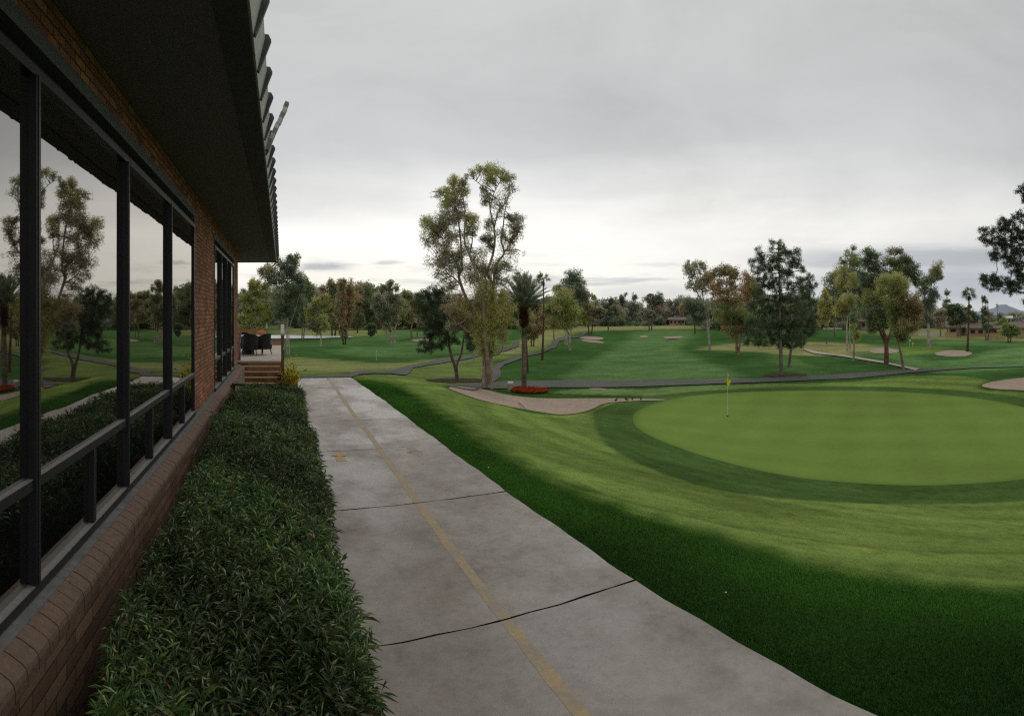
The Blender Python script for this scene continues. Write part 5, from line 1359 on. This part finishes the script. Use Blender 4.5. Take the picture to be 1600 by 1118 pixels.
lowwall('garden_wall', 'tan garden wall in front of the ranch house', 1540, 1570, 529.5, 1.2, M_TAN)
lowwall('garden_wall', 'tan garden wall left of the lone fan palm', 1477, 1494, 526.8, 1.0, M_TAN)
lowwall('garden_wall', 'white low wall behind the thick white trunk', 1436, 1474, 524.3, .45, M_WHITE)
lowwall('garden_wall', 'white low wall left of the pale double trunks', 1286, 1316, 514.5, .5, M_WHITE)
def car(label, x, yb, body):
    X, Y, Z, rho = base_of(x, yb); th = (x - X0) / F
    t = thing('parked_car', (X, Y, Z), label, 'car', 'cars parked beyond the pond'); t.rotation_euler = (0, 0, -th)
    sec = [(-2.2, .35), (2.2, .35), (2.25, .75), (1.4, .9), (.8, 1.42), (-1.1, 1.45), (-1.8, .98), (-2.25, .85)]
    V = [(u, y, v) for y in (-.85, .85) for u, v in sec]; n = len(sec)
    mb = MB(); mb.add(V, [(i, (i + 1) % n, n + (i + 1) % n, n + i) for i in range(n)])
    mb.add(V[:n], [list(range(n))]); mb.add(V[n:], [list(range(n))]); mb.build('body', body, t)
    for s in (-1, 1):
        mb = MB(); mb.add([(-1.55, s * .86, .95), (1.2, s * .86, .92), (.72, s * .86, 1.34), (-1.05, s * .86, 1.36)], [(0, 1, 2, 3)]); mb.build('window', M_WIN, t)
        for q in (-1.4, 1.4):
            mb = MB(); mb.tube([(q, s * .72, .33), (q, s * .9, .33)], .33, 14); mb.build('wheel', M_TYRE, t)
car('white parked car leftmost of those beyond the pond', 486, 510.5, M_CARP)
car('dark parked car between the two white ones beyond the pond', 505, 510.5, M_CARD)
car('white parked car rightmost of those beyond the pond', 528, 510.5, M_CARP)

# hill on the horizon
prof = [(1500,491),(1520,488),(1540,484),(1553,481),(1560,476.5),(1566,475.5),(1571,475),(1576,477.5),(1584,481),(1596,485),(1620,489),(1660,491)]
mb = MB(); V = []; n = len(prof)
xs = np.linspace(1500, 1660, 60); yv = np.interp(xs, [p[0] for p in prof], [p[1] for p in prof]) + np.array([random.uniform(-.35, .35) for _ in xs])
for x, y in zip(xs, yv): V += [at(x, 494, 2600), at(x, (y + 492) / 2, 2800), at(x, y, 3000), at(x, 494, 3500)]
for i in range(59):
    for j in range(3): pass
mb.add(V, [(4 * i + j, 4 * i + 4 + j, 4 * i + 5 + j, 4 * i + 1 + j) for i in range(59) for j in range(3)])
structure(mb.build('hill', M_HILL, smooth=True), 'blue grey desert hill on the right horizon')

# ------------------------------------------------------------------ small golf things
X, Y, Z, rho = base_of(1137, 650.5); Z += .04; o_ = (X, Y, Z)
t = thing('golf_flag', o_, 'yellow flag hanging limp on a white pole in the putting green', 'flag')
mb = MB(); mb.tube([(X, Y, Z), (X, Y, Z + 2.13)], [.014, .010], 8); mb.build('pole', M_WHITE, t, o_)
mb = MB(); n, k = 14, 7; V = []
for i in range(n):
    f = i / (n - 1)
    for j in range(k):
        g = j / (k - 1); w = .15 + .14 * math.sin(f * 3.0 + .3)
        V.append((X + .012 + (-1 if f > .42 else .35) * g * w * .9 * math.cos(g * 2.2) , Y - .03 * math.sin(g * 7 + f * 3) - .04 * g, Z + 2.11 - .62 * f - .10 * g * (1 - f)))
mb.add(V, [(i * k + j, i * k + j + 1, (i + 1) * k + j + 1, (i + 1) * k + j) for i in range(n - 1) for j in range(k - 1)]); mb.build('flag', M_FLAG, t, o_, smooth=True)
mb = MB(); mb.lathe((X, Y, Z), [(.054, .003), (.05, .004), (.048, -.02), (0, -.02)], 16); mb.build('cup', M_BLACK, t, o_)
X, Y, Z, rho = base_of(797, 611); o_ = (X, Y, Z)
t = thing('stone_post', o_, 'short tan stone post with white cap at the left end of the flower bed', 'post')
mb = MB(); mb.box((X - .14, Y - .12, Z - .05), (X + .14, Y + .12, Z + .48)); mb.build('shaft', M_STONE, t, o_)
mb = MB(); mb.box((X - .17, Y - .15, Z + .481), (X + .17, Y + .15, Z + .60)); mb.prism([(Y - .15, Z + .601), (Y + .15, Z + .601), (Y, Z + .64)], 'x', X - .17, X + .17); mb.build('cap', M_WHITE, t, o_)
# flower bed
fb = gp([(798,609),(812,607.8),(835,608.6),(852,611),(857,613.4),(845,615.5),(820,615.6),(802,614)])
A_ = np.array(fb); o_ = (*A_.mean(0), float(H(*A_.mean(0))))
t = thing('flower_bed', o_, 'bed of red flowers around the date palm foot', 'flower bed')
n = 9000; P = np.column_stack([rng.uniform(A_[:, 0].min(), A_[:, 0].max(), n), rng.uniform(A_[:, 1].min(), A_[:, 1].max(), n)])
P = P[poly_dist(fb, P[:, 0], P[:, 1]) > 0]; h = .04 + .10 * rng.random(len(P)); P3 = np.column_stack([P, H(P[:, 0], P[:, 1]) + h])
red = P3[h > .10]; grn = P3[h <= .12]
mb = MB(); mb.leaves(red, .13, .12, lin(188, 84, 46)[None] * rng.uniform(.35, 1.15, (len(red), 1)), -.8); mb.build('blossoms', M_LEAF, t, o_)
mb = MB(); mb.leaves(grn - np.array([0, 0, .06]), .13, .06, lin(60, 84, 36)[None] * rng.uniform(.6, 1.2, (len(grn), 1)), -.8); mb.build('foliage', M_LEAF, t, o_)
# rake in the bunker
a = base_of(811, 621); b = base_of(827, 637.5); o_ = (b[0], b[1], b[2])
t = thing('bunker_rake', o_, 'long handled rake lying in the curled sand bunker', 'rake')
mb = MB(); A = np.array([a[0], a[1], a[2] + .08]); B = np.array([b[0], b[1], b[2] + .10]); mb.tube([A, (A + B) / 2 + np.array([0, 0, .02]), B], .022, 6); mb.build('handle', M_RAIL, t, o_)
mb = MB(); c = base_of(840, 638); C_ = np.array([c[0], c[1], c[2] + .10]); mb.tube([B, C_], .03, 6)
for i in range(11):
    q = B + (C_ - B) * i / 10; mb.tube([q, q + np.array([0, 0, -.09])], .01, 4)
mb.build('head', M_BLACK, t, o_)
# birds on the grass by the bunker
def bird(x, y, rz, lab):
    X, Y, Z, rho = base_of(x, y); t = thing('bird', (X, Y, Z + .03), lab, 'bird', 'dark birds feeding beside the bunker'); t.rotation_euler = (0, 0, rz)
    mb = MB()
    P = [(-.17, 0, .10), (-.11, 0, .11), (-.05, 0, .11), (.02, 0, .12), (.06, 0, .15), (.085, 0, .19), (.11, 0, .20), (.135, 0, .195), (.17, 0, .185)]
    R = [.008, .022, .045, .05, .036, .022, .026, .018, .003]
    mb.tube(P, R, 10, smooth=2); mb.tube([(0, .018, .09), (.005, .018, 0)], .004, 4); mb.tube([(0, -.018, .09), (.01, -.018, 0)], .004, 4)
    mb.build('body', M_BIRD, t, smooth=True)
bird(962.5, 628, .3, 'dark bird leftmost and lowest of those by the bunker')
bird(979, 627.6, 2.2, 'dark bird second from left beside the bunker tip')
bird(988, 626.6, 4, 'dark bird third from left beside the bunker tip')
bird(1001.5, 625.4, 1.2, 'dark bird rightmost of those by the bunker tip')
# distance flags and pins far off
for (x, yb, h, lb) in [(1421, 542.5, 1.3, 'tiny white flag left on the small right green'), (1426, 543, .9, 'tiny yellow marker right on the small right green'), (588, 563, 1.2, 'faint thin pole standing on the left fairway'), (588.5, 0, 0, None)]:
    if not lb: continue
    X, Y, Z, rho = base_of(x, yb); t = thing('marker_flag', (X, Y, Z), lb, 'flag')
    mb = MB(); mb.tube([(0, 0, 0), (0, 0, h)], .025, 6); mb.build('pole', M_WHITE, t)
    if h > .8 and x > 1000: mb = MB(); mb.add([(.02, 0, h), (.4, .02, h - .08), (.38, 0, h - .38), (.02, 0, h - .34)], [(0, 1, 2, 3)]); mb.build('flag', M_FLAG if x > 1424 else M_WHITE, t)
# scraps on the grass
for x, y, lb in [(714, 682, 'white scrap on grass nearest the far end of the path'), (763, 733, 'white scrap on dark grass halfway along the path'), (1134, 930, 'white scrap on the near dark grass, closest to the viewer')]:
    X, Y, Z, rho = base_of(x, y); mb = MB(); s = .007 + .0004 * rho
    mb.lathe((X, Y, Z + .025), [(0, -.6 * s), (s, -.2 * s), (s * .9, .5 * s), (0, .7 * s)], 7)
    o = mb.build('litter_scrap', M_WHITE, None, (X, Y, Z)); tag(o, lb, 'litter')

# ------------------------------------------------------------------ world, sun, camera
SUN_AZ, SUN_EL = math.radians(38), math.radians(48)      # azimuth from +Y towards +X
w = bpy.data.worlds.new('World'); sc.world = w; w.use_nodes = True; nt = w.node_tree
for n_ in list(nt.nodes): nt.nodes.remove(n_)
sky = N(nt, 'ShaderNodeTexSky', sky_type='NISHITA'); sky.sun_disc = False; sky.sun_elevation = SUN_EL; sky.sun_rotation = SUN_AZ
tc = N(nt, 'ShaderNodeTexCoord'); sp = N(nt, 'ShaderNodeSeparateXYZ'); L(nt, tc.outputs['Generated'], sp.inputs[0])
def MM(op, a, b=None, c=None):
    n_ = N(nt, 'ShaderNodeMath', operation=op)
    for i, v in enumerate((a, b, c)):
        if v is None: continue
        if hasattr(v, 'links'): L(nt, v, n_.inputs[i])
        else: n_.inputs[i].default_value = v
    return n_.outputs[0]
az = MM('ARCTAN2', sp.outputs[0], sp.outputs[1])
hyp = MM('SQRT', MM('ADD', MM('MULTIPLY', sp.outputs[0], sp.outputs[0]), MM('MULTIPLY', sp.outputs[1], sp.outputs[1])))
tel = MM('DIVIDE', sp.outputs[2], MM('MAXIMUM', hyp, .02))
cb = N(nt, 'ShaderNodeCombineXYZ'); L(nt, az, cb.inputs[0]); L(nt, tel, cb.inputs[1])
def nz(sx, sy, scale, det, rough=.55, off=0.0, dist=0.0):
    mp = N(nt, 'ShaderNodeMapping'); mp.inputs['Scale'].default_value = (sx, sy, 1); mp.inputs['Location'].default_value = (off, off * 1.7, off)
    L(nt, cb.outputs[0], mp.inputs[0]); return noise(nt, mp.outputs[0], scale, det, rough, dist)
warp = nz(1.2, 4, 1.6, 5, .55, 3.1, .3)
v = MM('ADD', tel, MM('MULTIPLY', MM('SUBTRACT', warp, .5), .16))
# bright gap fades away to the right and far left
def bell(x, c, wd): return MM('EXPONENT', MM('MULTIPLY', MM('POWER', MM('ABSOLUTE', MM('DIVIDE', MM('SUBTRACT', x, c), wd)), 2.0), -1.0))
g = bell(az, .22, .86)
R1 = ramp(nt, [(0.0, (.66, .67, .63)), (.035, (1.0, .97, .88)), (.13, (1.14, 1.11, 1.04)), (.185, (.84, .84, .82)), (.26, (.62, .63, .635)), (.36, (.575, .585, .585)), (.50, (.62, .625, .62)), (1.0, (.46, .465, .465))], v)
R2 = ramp(nt, [(0.0, (.52, .55, .59)), (.07, (.46, .48, .52)), (.13, (.68, .685, .68)), (.20, (.64, .65, .645)), (.32, (.52, .53, .53)), (.50, (.50, .51, .51)), (1.0, (.42, .43, .43))], v)
c = mixc(nt, g, R2.outputs[0], R1.outputs[0])
# streaks of darker cloud low down
s1 = nz(3.2, 34, 1.2, 5, .6, 7.7, .2)
lowm = MM('MULTIPLY', bell(tel, .055, .05), 1.0)
sr = ramp(nt, [(.52, g3(0)), (.64, g3(1))], s1)
c = mixc(nt, MM('MULTIPLY', MM('MULTIPLY', sr.outputs[0], lowm), .75), c, (.46, .49, .52))
def cloudlet(c, x, y, wx, wy, amt, colr=(.38, .40, .44)):
    a = (x - X0) / F; e = (Y0 - y) / F
    n2 = MM('MULTIPLY', MM('SUBTRACT', s2, .5), .012)
    m_ = MM('MULTIPLY', bell(az, a, wx / F), bell(MM('ADD', tel, n2), e, wy / F))
    m_ = MM('MINIMUM', MM('MULTIPLY', m_, amt * 1.6), amt)
    return mixc(nt, m_, c, colr)
s2 = nz(8, 40, 2.0, 5, .6, 1.3)
c = cloudlet(c, 505, 417, 34, 5, .75); c = cloudlet(c, 606, 410, 20, 3, .6); c = cloudlet(c, 1030, 414, 34, 2.5, .45); c = cloudlet(c, 985, 436, 60, 2.5, .4)
c = cloudlet(c, 1010, 455, 90, 12, .45, (.55, .58, .60)); c = cloudlet(c, 1440, 402, 210, 14, .8, (.40, .43, .47)); c = cloudlet(c, 1300, 412, 60, 6, .5); c = cloudlet(c, 1480, 445, 210, 26, .8, (.45, .49, .54))
c = cloudlet(c, 930, 385, 300, 40, .55, (1.0, .99, .95))
# soft mottling overhead
mt = nz(1.3, 2.2, 2.2, 6, .6, 5.0, .4); rm = ramp(nt, [(.3, g3(.90)), (.5, g3(1.0)), (.7, g3(1.07))], mt)
c = mul(nt, c, rm.outputs[0])
vs = N(nt, 'ShaderNodeVectorMath', operation='SCALE'); L(nt, c, vs.inputs[0]); vs.inputs['Scale'].default_value = 10.0
mx = mixc(nt, .985, sky.outputs[0], vs.outputs[0])
bg = N(nt, 'ShaderNodeBackground'); L(nt, mx, bg.inputs[0]); bg.inputs[1].default_value = .1
wo = N(nt, 'ShaderNodeOutputWorld'); L(nt, bg.outputs[0], wo.inputs[0])

sd = bpy.data.lights.new('sun', 'SUN'); sd.energy = .6; sd.angle = math.radians(25); sd.color = (1, .96, .88)
so = bpy.data.objects.new('sun', sd); col.objects.link(so)
dvec = Vector((math.sin(SUN_AZ) * math.cos(SUN_EL), math.cos(SUN_AZ) * math.cos(SUN_EL), math.sin(SUN_EL)))
so.rotation_euler = dvec.to_track_quat('Z', 'Y').to_euler()

cam = bpy.data.cameras.new('camera'); co = bpy.data.objects.new('camera', cam); col.objects.link(co); sc.camera = co
cam.type = 'PANO'; cam.panorama_type = 'CENTRAL_CYLINDRICAL'
uw = 800 / F
cam.central_cylindrical_range_u_min = -uw; cam.central_cylindrical_range_u_max = uw
cam.central_cylindrical_range_v_min = -(1118 - Y0) / F; cam.central_cylindrical_range_v_max = Y0 / F
cam.central_cylindrical_radius = 1.0
cam.clip_start = .05; cam.clip_end = 20000
co.location = (0, 0, HC); co.rotation_euler = (math.radians(90), 0, -(800 - X0) / F)
sc.view_settings.view_transform = 'Standard'; sc.view_settings.look = 'None'; sc.view_settings.exposure = 0; sc.view_settings.gamma = 1
sc.cycles.max_bounces = 6; sc.cycles.transparent_max_bounces = 4
sc.cycles.use_denoising = False; sc.cycles.filter_width = 1.3
